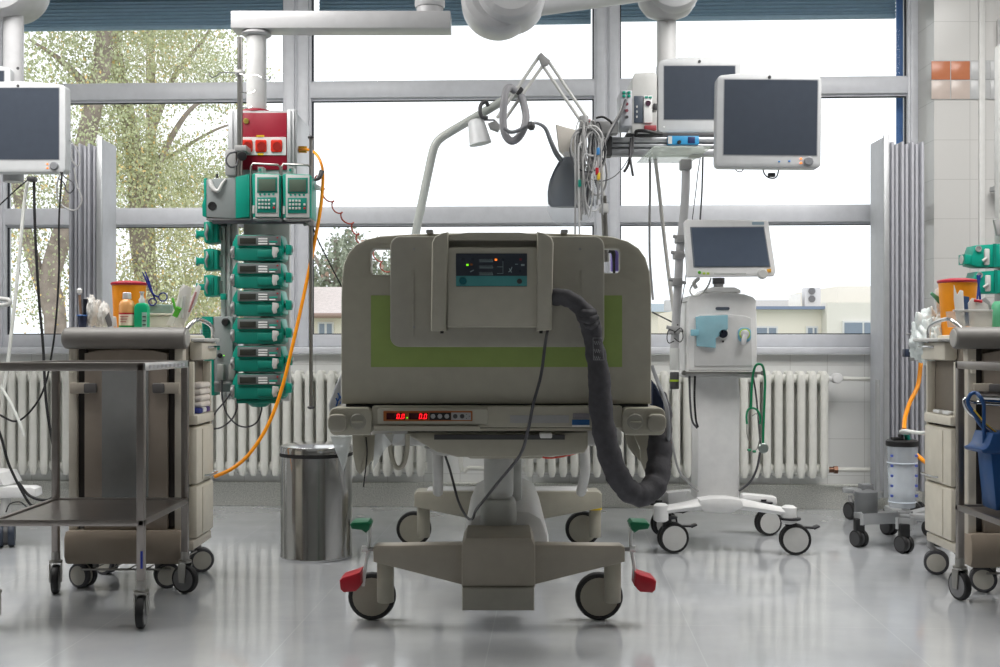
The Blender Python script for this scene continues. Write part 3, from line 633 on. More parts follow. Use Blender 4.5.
# spine running back, far cross beam
P(MB().plate([(X(466, 4.2), .12), (X(467, 4.2) , .25), (X(474, 4.2), .31), (X(486, 4.2), .335), (X(526, 4.2), .335), (X(538, 4.2), .31), (X(544, 4.2), .25), (X(546, 4.2), .12)][::-1], 3.80, 4.75, .02), 'spine_cover', whitep, bed)
db_ = 4.85
P(MB().plate(ppoly([(414, 507), (414, 494), (417, 491.5), (598, 491.5), (602, 494), (602, 508), (545, 519), (470, 519)], db_)[::-1], db_, db_ + .13, .008), 'rear_beam', beige, bed)
P(MB().box(X(425, db_), X(590, db_), db_ + .02, db_ + .16, Z(498, db_), Z(490.5, db_), .02, 3), 'rear_beam_lit_top', whitep, bed)  # white slab that paints the light on top of the rear beam
for px, dd, r_, pole, p0, p1 in ((371.5, dw, .0775, (377, 394), 562, 602), (599.5, dw, .0775, (604, 621), 562, 602), (413.5, 4.98, .0775, (417, 430), 508, 537), (583, 4.98, .0775, (589, 601), 508, 537)):
    w_ = caster(bed, X(px, dd), dd + .02, r_, .034, PI / 2, hub=beige, twin=False)
    yq = dd - .05; P(MB().cyl((X(sum(pole) / 2, yq), yq, Z(p1, yq)), (X(sum(pole) / 2, yq), yq, Z(p0 - 4, yq)), (pole[1] - pole[0]) / 2 * yq / F, bev=.003), 'caster_post', beige, w_)
P(MB().cyl((X(595, 4.92), 4.92, Z(509.6, 4.92)), (X(595, 4.92), 4.92, Z(507.8, 4.92)), .0295), 'yellow_ring', mat('ring_yellow', (220, 190, 40), .5), bed)
# brake pedals
for sgn, ax, gx, gy, rx, ry in ((-1, 365, (351, 372), (520, 531.5), (341, 363), (570, 591)), (1, 632.5, (628.5, 649), (520, 531.5), (633, 655), (571, 591.5))):
    y_ = 3.60; pd = P(MB().tube(pw([(gx[1] - 3 if sgn < 0 else gx[0] + 3, 527, y_), (ax + (4 if sgn < 0 else -2), 545, y_), (ax + (1 if sgn < 0 else 1), 562, y_), (ax - 2 if sgn < 0 else ax + 3, 586, y_)]), .0055, 10, smooth=4).cyl(at(ax - 3, 549, y_), at(ax + 3, 549, y_), .011, seg=6), 'brake_rod', whitep, bed)
    P(MB().cyl(at(ax, 549, y_), at(375 if sgn < 0 else 623, 549, y_), .007, seg=10), 'axle', greyp, pd)
    def pedal(a, b, c, d_, flip, m, nm):
        w0 = b - a; pts_ = [(a, c + 3), (a + 3, c + .5), (b - 3, c), (b, c + 2.5), (b - 2, d_ - 3), (b - 5, d_), (a + w0 * .55, d_ - 3), (a + 2, d_ - 4)]
        if flip: pts_ = [(a + b - p, q) for p, q in pts_]
        P(MB().plate(ppoly(pts_, y_), y_ - .035, y_ + .05, .006), nm, m, pd)
    pedal(gx[0], gx[1], gy[0], gy[1], sgn > 0, greenp, 'green_pedal')
    a, b = rx; c, d_ = ry
    pts_ = [(a, c + 8), (a + 3, c + 5), (b - 6, c + 1), (b - 1, c - 1), (b, c + 12), (b - 3, c + 16), (b - 6, d_ - 2), (a + 4, d_ - 1), (a + 1, d_ - 4)]
    if sgn > 0: pts_ = [(a + b - p, q) for p, q in pts_]
    P(MB().plate(ppoly(pts_, y_), y_ - .04, y_ + .05, .007), 'red_pedal', redp, pd)
# mattress, deck, head board and folded rails behind the foot board
P(MB().box(-.40, .38, 3.5, 5.35, .58, .66, .01), 'deck', lgrey, bed)
P(MB().box(-.41, .39, 3.44, 5.32, .665, .82, .05, 4), 'mattress', mat('mattress_blue_grey', (150, 160, 172), .8, bump=.2), bed)
P(MB().plate(rrect(-.44, .42, .62, 1.12, .08), 5.38, 5.42, .008), 'head_board', beige, bed)
for x in (-.455, .43): P(MB().plate([(v + 4.4, z) for v, z in rrect(-.42, .42, .66, .86, .06)], x, x + .025, .006, holes=[[(v + 4.4, z) for v, z in rrect(-.3, .3, .72, .80, .03)]], axis='x'), 'side_rail', beige, bed)
for x0, m in ((434, 0), (581, 0)):
    P(MB().tube(pw([(x0 + (4 if x0 < 500 else 2), 440, 4.6), (x0 + 4, 470, 4.62), (x0 + (4 if x0 < 500 else 0), 492, 4.8)]), .022, 12, smooth=5), 'support_strut', lgrey, bed)
# rail ends and release levers hanging below the board corners
for pts_, yy_ in (([(352, 435), (363, 435), (366, 447), (363, 462), (360, 475), (356, 470), (353, 455)], 3.42), ([(362, 435), (376, 435), (377, 445), (372, 460), (361, 474), (360, 460)], 3.46), ([(374, 435), (383, 435), (379, 452), (372, 462), (371, 450)], 3.5), ([(624, 435), (634, 435), (640, 450), (641, 462), (634, 455), (628, 447)], 3.46), ([(634, 435), (655, 435), (653, 458), (645, 472), (641, 462), (640, 448)], 3.5)):
    P(MB().plate(ppoly(pts_, yy_)[::-1], yy_, yy_ + .015, .003), 'rail_bracket', beige, bed)
P(MB().tube(pw([(366, 437, 3.40), (367, 455, 3.40), (363.5, 487, 3.40)]), .002, 6, smooth=4), 'strap', black, bed)
P(MB().tube(pw([(389.5, 433, 3.41), (390.5, 450, 3.41), (394, 464, 3.41), (399, 468, 3.41), (404, 463, 3.41), (407, 450, 3.41), (407.5, 434, 3.41)]), .0072, 10, smooth=6), 'grip_loop', mat('loop_beige', (172, 168, 154), .45), bed)
solo(MB().plate(ppoly([(330, 436), (352, 436), (349, 450), (346, 463), (343, 472), (340, 462), (335, 450)], 3.5)[::-1], 3.5, 3.512, .004), 'glove', frostp, 'pale translucent plastic bag tip hanging under the left corner of the bed foot', 'plastic bag')
g = MB(); g._add([tuple(at(*p)) for p in ((375, 434, 3.4), (384, 434, 3.38), (394, 434, 3.4), (405, 434, 3.38), (402, 441, 3.41), (392, 444, 3.38), (386, 448, 3.40), (380, 458, 3.42), (373, 470, 3.4), (374, 452, 3.38))], [(0, 1, 5, 6, 7, 8, 9), (1, 2, 5), (2, 3, 4, 5)]); bmesh.ops.solidify(g.bm, geom=g.bm.faces[:], thickness=.003)
solo(g, 'plastic_wrap', frostp, 'torn clear plastic wrap stuck under the bed scale display', 'plastic wrap')
# bedding edge that shows left and right of the foot board
g = MB().plate(ppoly([(341.5, 372), (341.5, 409), (329, 413), (328, 405), (334, 388)], 3.40)[::-1], 3.40, 3.46, .01); sh = solo(g, 'bed_sheet', mat('sheet_grey', (176, 178, 182), .8, bump=.3), 'light grey sheet end with a blue pattern poking out left of the foot board', 'sheet')
g = MB()
for a, b in ((336, 398), (338, 393), (340, 396)): g.tube(pw([(a, b, 3.397), (a + 1.5, b + 4, 3.397), (a, b + 8, 3.397)]), .0022, 5, smooth=3)
P(g, 'blue_pattern', mat('pattern_blue', (46, 86, 150), .7), sh); 
for ch in kids(sh): 
    for v in ch.data.vertices: pass
g = MB().plate(ppoly([(652, 380), (657, 386), (664, 402), (665, 412), (652, 412)], 3.40)[::-1], 3.40, 3.46, .01); solo(g, 'draped_cloth', mat('cloth_navy', (28, 38, 62), .85), 'navy cloth corner poking out right of the foot board', 'cloth')
solo(MB().tube(pw([(652, 366, 3.46), (657, 380, 3.44), (664, 398, 3.40), (667.5, 412, 3.38), (668.5, 435, 3.38), (666, 446, 3.40)]), .006, 8, smooth=6), 'bedside_tube', mat('tube_grey', (140, 142, 146), .4), 'light grey tube running down past the right bed corner beside the sleeve', 'tube')
# curved pole rising from the bed head, with lamp arm
dl = 5.0
pole = T('curved_pole', 'white curved lifting pole rising behind the bed board and bending right', 'pole', (X(415, dl), dl, .7))
P(MB().tube(pw([(413, 262, dl), (416, 232, dl), (420.5, 210, dl), (425, 188, dl), (429, 169, dl), (432.5, 153, dl), (435.5, 144.5, dl), (441, 138, dl), (451, 131.5, dl), (470, 120.3, dl), (495, 105.5, dl), (519, 91, dl)]), .019, 14, smooth=6), 'bent_tube', mat('pole_backlit', (176, 180, 176), .3), pole)  # white pole coloured greyer, its backlit shade put into the material
P(MB().cyl(at(519.5, 91, dl - .035), at(519.5, 91, dl + .03), .019, bev=.005), 'end_knob', dgrey, pole)
P(MB().cyl((X(415, dl), dl, .62), at(413, 262, dl), .019), 'pole_foot', mat('pole_backlit', (176, 180, 176), .3), pole)

solo(MB().box(X(611.5, 3.6), X(626, 3.6), 3.6, 3.64, Z(271, 3.6), Z(249, 3.6), .003), 'purple_packet', mat('packet_violet', (120, 104, 180), .5), 'violet packet visible through the right hand hole of the foot board', 'packet')
solo(MB().tube(pw([(614, 276, 3.585), (614, 262, 3.585), (613, 252, 3.585), (609, 250, 3.585)]), [.004, .004, .008, .010], 8, smooth=4), 'black_clip', black, 'black clip and strap in front of the violet packet in the right hand hole', 'clip')
# ================================================================ CEILING PENDANTS
def disc(parent, px, py, d, r, nm='joint_cover', yb=.09, ztop=3.12):
    c = at(px, py, d)
    return P(MB().lathe([(r * .72, -yb - .012), (r * .9, -yb), (r * .97, -yb + .02), (r, -yb + .05), (r, yb - .03), (r * .95, yb), (r * .8, yb + .01)], c, (0, 1, 0), 48), nm, whitem, parent, ang=22)
# tower pendant (infusion pumps)
dt = 4.85
pen = T('supply_pendant', 'ceiling pendant with horizontal box beam carrying the red socket head', 'ceiling pendant', (X(340, dt), dt + .06, Z(10, dt)), 'ceiling supply pendants')
zb0, zb1 = Z(28, dt), Z(10.5, dt)
P(MB().box(X(230.5, dt), X(450.5, dt), dt, dt + .12, zb0, zb1, .004), 'beam', whitem, pen)
P(MB().cyl((X(429, dt), dt + .06, zb1), (X(429, dt), dt + .06, 3.12), .058).lathe([(.062, 0), (.066, .01), (.066, .03), (.062, .04)], (X(429, dt), dt + .06, Z(4, dt)), (0, 0, 1), 24), 'ceiling_tube', whitem, pen)
hx = X(256.5, dt + .06)
P(MB().lathe([(.055, 0), (.064, .006), (.064, .014), (.05, .02)], (hx, dt + .06, zb0 - .02), (0, 0, 1), 28), 'collar', whitem, pen)
P(MB().cyl((hx, dt + .06, Z(108, dt)), (hx, dt + .06, zb0), .043, seg=28), 'drop_tube', mat('tube_white', (206, 206, 206), .4), pen)
hd = P(MB().box(X(230, dt), X(297, 4.9), dt, dt + .37, Z(196, dt), Z(110.5, dt), .004), 'supply_head', whitem, pen)
P(MB().lathe([(.062, 0), (.06, .01), (.04, .016)], (hx, dt + .06, Z(110.5, dt)), (0, 0, 1), 28), 'red_collar', redpan, hd)
for a, b in ((228.5, 242), (287.5, 297.5)):
    g = MB(); w_ = X(b, dt) - X(a, dt); x0 = X(a, dt)
    g.box(x0, x0 + w_, dt - .012, dt + .01, Z(197, dt), Z(110, dt), .003)
    for k in (.28, .62): g.box(x0 + w_ * k, x0 + w_ * k + .006, dt - .018, dt - .01, Z(196, dt), Z(111, dt), .001)
    P(g, 'corner_profile', alu, hd)
P(MB().box(X(243, dt), X(287, dt), dt - .006, dt + .004, Z(170, dt), Z(113, dt), .002), 'red_panel', redpan, hd)
so = P(MB().plate(prect(243, 286.5, 137.5, 155.5, dt, .003), dt - .010, dt - .004, .001), 'socket_strip', whitep, hd)
rs = mat('socket_red', (216, 48, 30), .35)
for px in (247.5, 261.5, 277):
    q = P(MB().plate(prect(px - 5.6, px + 5.6, 140.3, 152.6, dt, .008), dt - .016, dt - .008, .002), 'socket', rs, so)
    P(MB().lathe([(.020, 0), (.020, .003), (.016, .003), (.015, .001)], at(px, 146.4, dt - .016), (0, -1, 0), 24), 'socket_recess', mat('socket_recess_red', (150, 30, 22), .4), q) if False else None
    g = MB().lathe([(.0185, 0), (.0185, .002), (.0165, .002), (.0165, .0012), (.0001, .0012)], at(px, 146.4, dt - .016), (0, -1, 0), 24); P(g, 'socket_ring', mat('socket_recess_red', (150, 30, 22), .4), so)
    for sx_, sz_ in ((-1.6, .8), (1.6, -.8), (0, -3)): pass
P(MB().cyl(at(246, 121, dt - .006), at(246, 121, dt - .014), .012, bev=.002), 'yellow_stud', mat('brass_yellow', (200, 180, 90), .4, .3), hd)
g = MB(); g.box(X(257, dt), X(264.5, dt), dt - .012, dt - .004, Z(137.3, dt), Z(135.6, dt)); P(g, 'yellow_label', mat('label_yellow', (226, 190, 40), .5), so)
g = MB(); g.box(X(258, dt), X(264, dt), dt - .012, dt - .008, Z(155.6, dt), Z(153.6, dt)); P(g, 'yellow_label', mat('label_yellow', (226, 190, 40), .5), so)
xs_ = X(297, 4.9); P(MB().cyl((xs_ - .002, dt + .1, Z(149.5, dt + .1)), (xs_ + .035, dt + .1, Z(149.5, dt + .1)), .015, bev=.002), 'gas_outlet', mat('gold_outlet', (214, 160, 40), .35, .4), hd)
# aluminium equipment track down the pump stack
g = MB(); 
for a, b in ((219.5, 223.5), (226, 229), (231.5, 235.5)): g.box(X(a, dt), X(b, dt), dt + .02, dt + .05, Z(400, dt), Z(196, dt), .002)
g.box(X(219.5, dt), X(235.5, dt), dt + .045, dt + .06, Z(400, dt), Z(196, dt)); P(g, 'equipment_track', whitep, pen)
P(MB().box(X(240, dt), X(287, dt), dt + .06, dt + .10, Z(402, dt), Z(196, dt), .004), 'rear_column', lgrey, pen)
P(MB().box(X(218, dt), X(309, dt), dt - .10, dt - .07, Z(226, dt), Z(221, dt), .002).box(X(222, dt), X(226, dt), dt - .07, dt + .03, Z(226, dt), Z(222, dt)), 'carrier_rail', mat('rail_grey', (96, 98, 104), .4, .5), pen)
# steel pole with clamp
ep = T('equipment_pole', 'brushed steel pole with wire hooks standing left of the red socket head', 'pole', (X(240, 4.78), 4.78, Z(182, 4.78)))
P(MB().cyl(at(240, 182, 4.78), at(240, 38.5, 4.78), .0115, seg=16).cyl(at(240, 38.5, 4.78), at(240, 37.5, 4.78), .014, seg=16), 'pole', steel, ep)
P(MB().cyl(at(240, 75.5, 4.78), at(240, 70.5, 4.78), .021, bev=.003), 'collar', lgrey, ep)
for pts in ([(240, 73, 4.76), (228, 72.5, 4.75), (220, 73, 4.74), (216, 76.5, 4.73), (211, 77, 4.73), (209, 72, 4.73)], [(240, 74, 4.76), (250, 76, 4.74), (257, 75, 4.73), (264, 79, 4.72), (269, 80, 4.72), (271, 76, 4.72)], [(240, 92, 4.77), (248, 93, 4.74), (254, 92, 4.73), (255, 90, 4.73)], [(240, 107, 4.77), (246, 108, 4.74), (251, 107.5, 4.73), (252, 106, 4.73)]):
    P(MB().tube(pw(pts), .0026, 7, smooth=5), 'wire_hook', chrome, ep)
P(MB().box(X(235, 4.76), X(247, 4.76), 4.75, 4.84, Z(151.5, 4.76), Z(145.5, 4.76), .004).box(X(226, 4.8), X(237, 4.8), 4.78, 4.84, Z(176, 4.8), Z(150, 4.8), .006), 'clamp', greyp, ep)
P(MB().cyl(at(242, 156, 4.70), at(242, 156, 4.75), .020, bev=.005), 'clamp_knob', black, ep)
solo(MB().tube(pw([(236, 152, 4.74), (229, 154, 4.72), (226, 161, 4.71), (230, 167, 4.71), (236, 166, 4.73), (238, 160, 4.74)]), .004, 8, smooth=6), 'coiled_tube', cablem, 'small grey tube loop hanging at the pole clamp beside the red head', 'tube')
# drip pole
dd_ = 4.72
dr = T('drip_pole', 'thin steel drip pole hanging right of the upright infusion pumps, open end near radiator', 'pole', (X(311, dd_), dd_, Z(408, dd_)))
P(MB().cyl(at(311, 408, dd_), at(311, 138, dd_), .0078, seg=14), 'pole', steel, dr)
P(MB().lathe([(.012, 0), (.014, .006), (.009, .012)], at(311, 138.5, dd_), (0, 0, 1), 16), 'top_cap', dgrey, dr); P(MB().lathe([(.009, 0), (.015, .004), (.015, .010), (.009, .012)], at(311, 409, dd_), (0, 0, 1), 16), 'end_cap', dgrey, dr)
P(MB().cyl(at(311, 223.5, dd_ ), (X(305, 4.78), 4.77, Z(223.5, dd_)), .006, seg=10).box(X(308, dd_), X(314, dd_), dd_ - .01, dd_ + .01, Z(226, dd_), Z(221, dd_), .002), 'bracket', greyp, dr)
# syringe pumps -- one built, five copied
dq = 4.72; SX = dq / F
def upr(w_, h_): return None
def syringe_pump(label):
    t = T('syringe_pump', label, 'syringe pump', (0, 0, 0), 'horizontal syringe pumps in the stack')
    s_ = SX
    def lx(px): return (px - 260) * s_
    def lz(py): return (384.5 - py) * s_                    # measured on the lowest pump, screen side y = 0
    body = [(233, 398), (231.5, 390), (232.5, 381), (236, 373.5), (281, 374), (283.5, 385), (283, 397), (280, 399.5)]
    P(MB().plate([(lx(a), lz(b)) for a, b in body][::-1], 0, .12, .006), 'case', teal, t)
    P(MB().box(lx(238), lx(281), -.012, .004, lz(384.5), lz(374.5), .002), 'front_panel', mat('pump_panel_grey', (104, 110, 110), .4), t)
    P(MB().box(lx(240.5), lx(256.5), -.0145, -.01, lz(383), lz(377), .001), 'display', mat('pump_lcd', (52, 54, 50), .2), t)
    for i, (a, b, c, d_) in enumerate(((259, 268, 377, 378.5), (259, 268, 379.5, 381), (259, 268, 382, 383.5), (270, 278, 380, 381.5), (270, 276, 382.3, 383.6))):
        P(MB().box(lx(a), lx(b), -.0145, -.01, lz(d_), lz(c), .0005), 'key_row', whitep if i != 3 else mat('key_teal', (20, 150, 130), .4), t)
    P(MB().lathe([(.0035, 0), (.003, .003)], (lx(278), -.012, lz(376.8)), (0, -1, 0), 12), 'stop_key', redp, t)
    P(MB().box(lx(236), lx(281), -.004, .02, lz(399.5), lz(386.5), .005).box(lx(258), lx(282.5), -.010, .02, lz(396.5), lz(388.5), .004), 'lower_housing', teald, t)
    P(MB().tube([(lx(257), .06, lz(374)), (lx(258), .06, lz(372.6)), (lx(262), .06, lz(372.3)), (lx(270), .06, lz(372.4)), (lx(272.5), .06, lz(374))], .003, 8, smooth=4), 'carry_bar', greyp, t)
    P(MB().cyl((lx(282), .03, lz(388.5)), (lx(286), .03, lz(388.5)), .010, seg=12).plate([(lx(285), lz(393.5)), (lx(285), lz(383)), (lx(290.5), lz(383.5)), (lx(291.5), lz(387)), (lx(290.5), lz(393))][::-1], .005, .05, .005, axis='y'), 'drive_head', teal, t)
    P(MB().lathe([(.011, 0), (.009, .006)], (lx(290.5), .028, lz(388.5)), (1, 0, 0), 14), 'drive_knob', greyp, t)
    P(MB().plate([(lx(a), lz(b)) for a, b in ((273.5, 386), (278.5, 386.5), (279.5, 390), (277.5, 392.5), (277.5, 396), (274.5, 397), (273, 393))][::-1], -.026, .0, .004), 'syringe_clamp', lgrey, t)
    P(MB().cyl((lx(233.5), -.004, lz(390.5)), (lx(231), -.004, lz(390.5)), .014, seg=14, bev=.002).box(lx(231), lx(234.5), -.006, .02, lz(397), lz(385), .003), 'side_clip', greyp, t)
    return t
zs = [254.5 - 27.9 - .0 + k * 27.4 for k in range(7)]
labels = ['topmost of the six stacked green syringe pumps', 'green syringe pump second from the top of the stack', 'green syringe pump third from the top of the stack', 'green syringe pump third from the bottom of the stack', 'green syringe pump second from the bottom of the stack', 'lowest of the six stacked green syringe pumps, ending over the radiator']
first = None
for k in range(6):
    cy = 384.5 - (5 - k) * 27.75
    loc = (X(260, dq), dq, Z(cy, dq))
    if first is None: first = syringe_pump(labels[0]); first.location = loc
    else: clone(first, loc, labels[k])
solo(MB().box(X(236, dq), X(276, dq), dq + .005, dq + .12, Z(403.5, dq), Z(400, dq), .003).lathe([(.03, 0), (.045, .012), (.05, .022)], (X(256, dq), dq + .06, Z(407.5, dq)), (0, 0, 1), 20), 'pump_base', teald, 'green base tray under the lowest syringe pump of the stack', 'tray')
# three pumps seen from their left side
dz_ = 4.86; first = None
sl_ = ['small sideways green pump left of the track, topmost of three', 'small sideways green pump left of the track, middle of three', 'small sideways green pump left of the track, lowest of three']
for k, cy in enumerate((233, 260, 286)):
    if first is None:
        t = T('side_pump', sl_[0], 'syringe pump', (0, 0, 0), 'sideways pumps on the left of the tower'); s_ = dz_ / F; ORG[t.name] = Vector()
        def lx(px): return (px - 208) * s_
        def lz(py): return (260 - py) * s_
        P(MB().plate([(lx(a), lz(b)) for a, b in ((206, 250), (213, 249), (220, 250.5), (220, 270), (208, 271), (206, 268), (206.5, 262))][::-1], -.04, .06, .005), 'case', teal, t)
        P(MB().plate([(lx(a), lz(b)) for a, b in ((197, 257), (199.5, 258.2), (206, 258), (206, 264.5), (199.5, 264), (197, 266))][::-1], -.02, .02, .004), 'drive_head', teal, t)
        P(MB().lathe([(.019, 0), (.017, .007)], (lx(197.6), 0, lz(261.5)), (-1, 0, 0), 16), 'drive_knob', lgrey, t)
        P(MB().tube([(lx(209), -.045, lz(252)), (lx(210.5), -.052, lz(257)), (lx(209), -.05, lz(262)), (lx(210), -.045, lz(268))], [.003, .007, .007, .003], 8, smooth=4), 'syringe_clamp', greyp, t)
        P(MB().box(lx(213.5), lx(216), -.045, -.038, lz(269), lz(252), .001), 'side_seam', teald, t)
        P(MB().box(lx(220), lx(222), -.01, .03, lz(267), lz(255)), 'mount', greyp, t)
        first = t; t.location = (X(208, dz_), dz_, Z(cy, dz_))
    else: clone(first, (X(208, dz_), dz_, Z(cy, dz_)), sl_[k])
solo(MB().box(X(222.5, dz_), X(228, dz_), dt - .03, dt + .0, Z(300, dz_), Z(294, dz_), .002), 'track_clip', teal, 'small green clip on the aluminium track below the sideways pumps', 'clip')
# upright volumetric pumps
du = 4.68
def upright(label):
    t = T('infusion_pump', label, 'infusion pump', (0, 0, 0), 'upright infusion pumps on the carrier rail'); s_ = du / F
    def lx(px): return (px - 267) * s_
    def lz(py): return (219 - py) * s_
    P(MB().plate([(lx(a), lz(b)) for a, b in ((252, 174), (254, 172.5), (279, 173.5), (280.5, 175), (280.5, 217), (253, 217))][::-1], 0, .14, .004), 'case', teal, t)
    P(MB().plate([(lx(a), lz(b)) for a, b in ((255.5, 173.5), (279, 174.5), (279, 216.5), (255.5, 216.5))][::-1], -.006, .002, .002), 'face_frame', lgrey, t)
    P(MB().box(lx(257.5), lx(277.5), -.009, -.004, lz(192.5), lz(177), .001), 'display_bezel', teald, t)
    P(MB().box(lx(259), lx(276), -.011, -.007, lz(191), lz(178.8), .0005), 'display', lcd, t)
    P(MB().box(lx(257.5), lx(276.5), -.009, -.004, lz(212.5), lz(197), .001), 'keypad', teald, t)
    for k in range(4): P(MB().lathe([(.005, 0), (.0042, .003)], (lx(260.5 + k * 4.4), -.006, lz(194)), (0, -1, 0), 12), 'soft_key', teal, t)
    for r in range(3):
        for c in range(5):
            red = (r == 2 and c == 4)
            if c == 4 and r == 0: continue
            P(MB().box(lx(258.8 + c * 3.2 + (1.8 if c == 4 else 0)), lx(260.9 + c * 3.2 + (1.8 if c == 4 else 0)), -.012, -.008, lz(201.2 + r * 3.7), lz(199 + r * 3.7), .0008), 'red_key' if red else 'key', redp if red else lgrey, t)
    P(MB().box(lx(253), lx(280), .0, .13, lz(219), lz(217), .002), 'base', greyp, t)
    P(MB().tube([(lx(250), .02, lz(218)), (lx(250), .02, lz(165)), (lx(252), .02, lz(162.3)), (lx(277), .02, lz(163.5)), (lx(279.3), .02, lz(166)), (lx(279.3), .02, lz(174))], .0045, 8), 'guard_handle', steel, t)
    P(MB().box(lx(252.5), lx(254.5), -.002, .0, lz(213), lz(205)), 'side_label', lgrey, t)
    P(MB().box(lx(256), lx(262), .03, .08, lz(172), lz(165), .003), 'tube_guide', lgrey, t); P(MB().lathe([(.006, 0), (.005, .006)], (lx(258.5), .028, lz(168)), (0, -1, 0), 10), 'guide_knob', teal, t)
    return t
u1 = upright('upright green infusion pump with keypad, left of the pair on the grey carrier rail')
u1.location = (X(267, du), du, Z(219.5, du))
clone(u1, (X(297.5, du), du, Z(220, du)), 'upright green infusion pump with keypad, right of the pair beside the drip pole')
dv = 4.74
sp = T('infusion_pump', 'grey-sided infusion pump seen side-on with lever and round black port, left end of the rail', 'infusion pump', (X(226, dv), dv, Z(219.5, dv)))
P(MB().plate(ppoly([(205, 179), (235.5, 177.5), (236, 218.5), (206, 217)], dv)[::-1], dv, dv + .16, .004), 'side_case', mat('pump_side_grey', (138, 144, 144), .45), sp)
P(MB().plate(ppoly([(203.5, 178.5), (206.5, 178), (206.5, 217.5), (202.5, 216), (202, 205), (204, 198)], dv)[::-1], dv - .002, dv + .16, .003), 'front_case', teal, sp)
P(MB().plate(ppoly([(236, 177), (250, 174), (250, 217), (236, 218.5)], dv)[::-1], dv - .01, dv + .12, .004), 'rear_case', teal, sp)
P(MB().tube(pw([(210, 180, dv - .004), (212, 187, dv - .01), (216, 191, dv - .012), (219, 189.5, dv - .012), (222, 184, dv - .008), (226, 178.5, dv - .003)]), [.009, .010, .009, .007, .006, .004], 10, smooth=5), 'lever', lgrey, sp)
P(MB().lathe([(.018, 0), (.018, .003), (.012, .003), (.012, .001)], at(212.3, 206, dv), (0, -1, 0), 24), 'round_port', black, sp)
P(MB().box(X(215, dv), X(218, dv), dv - .004, dv + .01, Z(192, dv), Z(188.5, dv), .001), 'latch', black, sp)
P(MB().cyl(at(217, 178, dv + .03), at(217, 174, dv + .03), .006, seg=10), 'top_screw', dgrey, sp)
P(MB().box(X(206, dv), X(250, dv), dv + .005, dv + .12, Z(220, dv), Z(218, dv), .002), 'base', greyp, sp)
# feeding device lower left
df = 4.80
fp = T('feeding_pump', 'grey control box with louvred green side, hung low on the left of the pump tower', 'medical device', (X(218, df), df, Z(396, df)))
P(MB().box(X(213, df), X(233, df), df, df + .10, Z(392, df), Z(316.5, df), .006), 'grey_front', mat('pump_side_grey', (138, 144, 144), .45), fp)
P(MB().plate(ppoly([(201.5, 318.5), (202, 316.5), (213, 316.5), (214.5, 395.5), (207, 395.5)], df)[::-1], df - .004, df + .10, .004), 'green_side', teal, fp)
g = MB()
for k in range(7): g.box(X(203.5, df), X(210, df), df - .008, df - .003, Z(324.2 + k * 2.6, df), Z(323 + k * 2.6, df))
P(g, 'louvres', teald, fp)
for px, py, r_ in ((226, 322, .017), (220, 355.5, .010)): P(MB().lathe([(r_, 0), (r_, .010), (r_ * .7, .014)], at(px, py, df), (0, -1, 0), 18), 'knob', black, fp)
P(MB().box(X(223.5, df), X(224.5, df), df - .003, df, Z(356, df), Z(355, df)), 'yellow_light', ledg, fp)
P(MB().lathe([(.006, 0), (.006, .002), (.004, .002)], at(218.5, 348.5, df), (0, -1, 0), 14), 'green_ring', teal, fp)
for px in (222, 233.5): P(MB().box(X(px - 3.5, df), X(px + 3.5, df), df - .03, df + .02, Z(380, df), Z(364, df), .005), 'connector', mat('connector_grey', (140, 142, 138), .5), fp)
P(MB().box(X(215, df), X(236, df), df - .02, df + .03, Z(384, df), Z(381.5, df), .003), 'clip_bar', greyp, fp)
def cable(pts, r, m, label, name='cable', cat='cable', sm=7, seg=8, flat=1.0): return solo(MB().tube(pw(pts), r, seg, smooth=sm, flat=flat), name, m, label, cat)
cable([(222, 380, 4.77), (222, 395, 4.77), (226, 412, 4.77), (236, 424, 4.77), (247, 427, 4.77), (257, 422, 4.77), (261.5, 410, 4.77), (261, 404, 4.78)], .0035, cablem, 'grey cable looping from the green-sided box under the lowest syringe pump')
cable([(235, 386, 4.74), (226, 400, 4.74), (215, 413, 4.74), (211, 424, 4.74), (211, 428, 4.74)], .0035, cablem, 'grey cable slanting down left below the green-sided box')
cable([(237, 398, 4.73), (237, 408, 4.74), (232, 419, 4.75), (222, 427, 4.75), (214, 429, 4.75)], .0035, cablem, 'short grey cable curving left from the foot of the pump stack to the cart')
hose = [(299.5, 149.6, 4.93), (309, 150, 4.86), (316, 154, 4.80), (321, 163, 4.77), (323, 176, 4.77), (321, 205, 4.76), (315, 240, 4.74), (306, 285, 4.72), (295, 335, 4.70), (282, 388, 4.68), (268, 425, 4.66), (250, 453, 4.63), (233, 468, 4.60), (214, 477, 4.56)]
cable(hose, [.006] * 4 + [.0075] * 8, ohose, 'orange gas hose from the red socket head down across the radiator to the left cart', 'gas_hose', 'hose', 8, 10)
solo(MB().tube(pw([(314, 180, 4.75), (319, 178, 4.75), (322, 171, 4.76)]), [.005, .009, .011], 8, smooth=4), 'hose_clip', dgrey, 'dark clip where the orange hose passes the drip pole', 'clip')
g = MB(); pts = []
base = catmull([(314, 176, 4.80), (322, 190, 4.82), (332, 203, 4.84), (341, 215, 4.86), (353, 226, 4.9), (358, 238, 4.9), (366, 246, 4.9), (376, 255, 4.9), (384, 268, 4.9), (398, 272, 4.9)], 16)
for i, b in enumerate(base):
    a = i * .42; p = at(*b); pts.append(p + Vector((math.cos(a) * .012, 0, math.sin(a) * .012)))
g.tube(pts, .0032, 6); solo(g, 'coiled_cable', mat('cable_red_brown', (160, 66, 50), .5), 'thin coiled red-brown cable crossing behind the left bed board corner', 'cable')
cable([(311, 222, 4.80), (318, 240, 4.86), (329, 262, 4.95), (342, 287, 5.0), (352, 303, 5.05)], .003, black, 'thin black cable slanting from the drip pole behind the bed board')
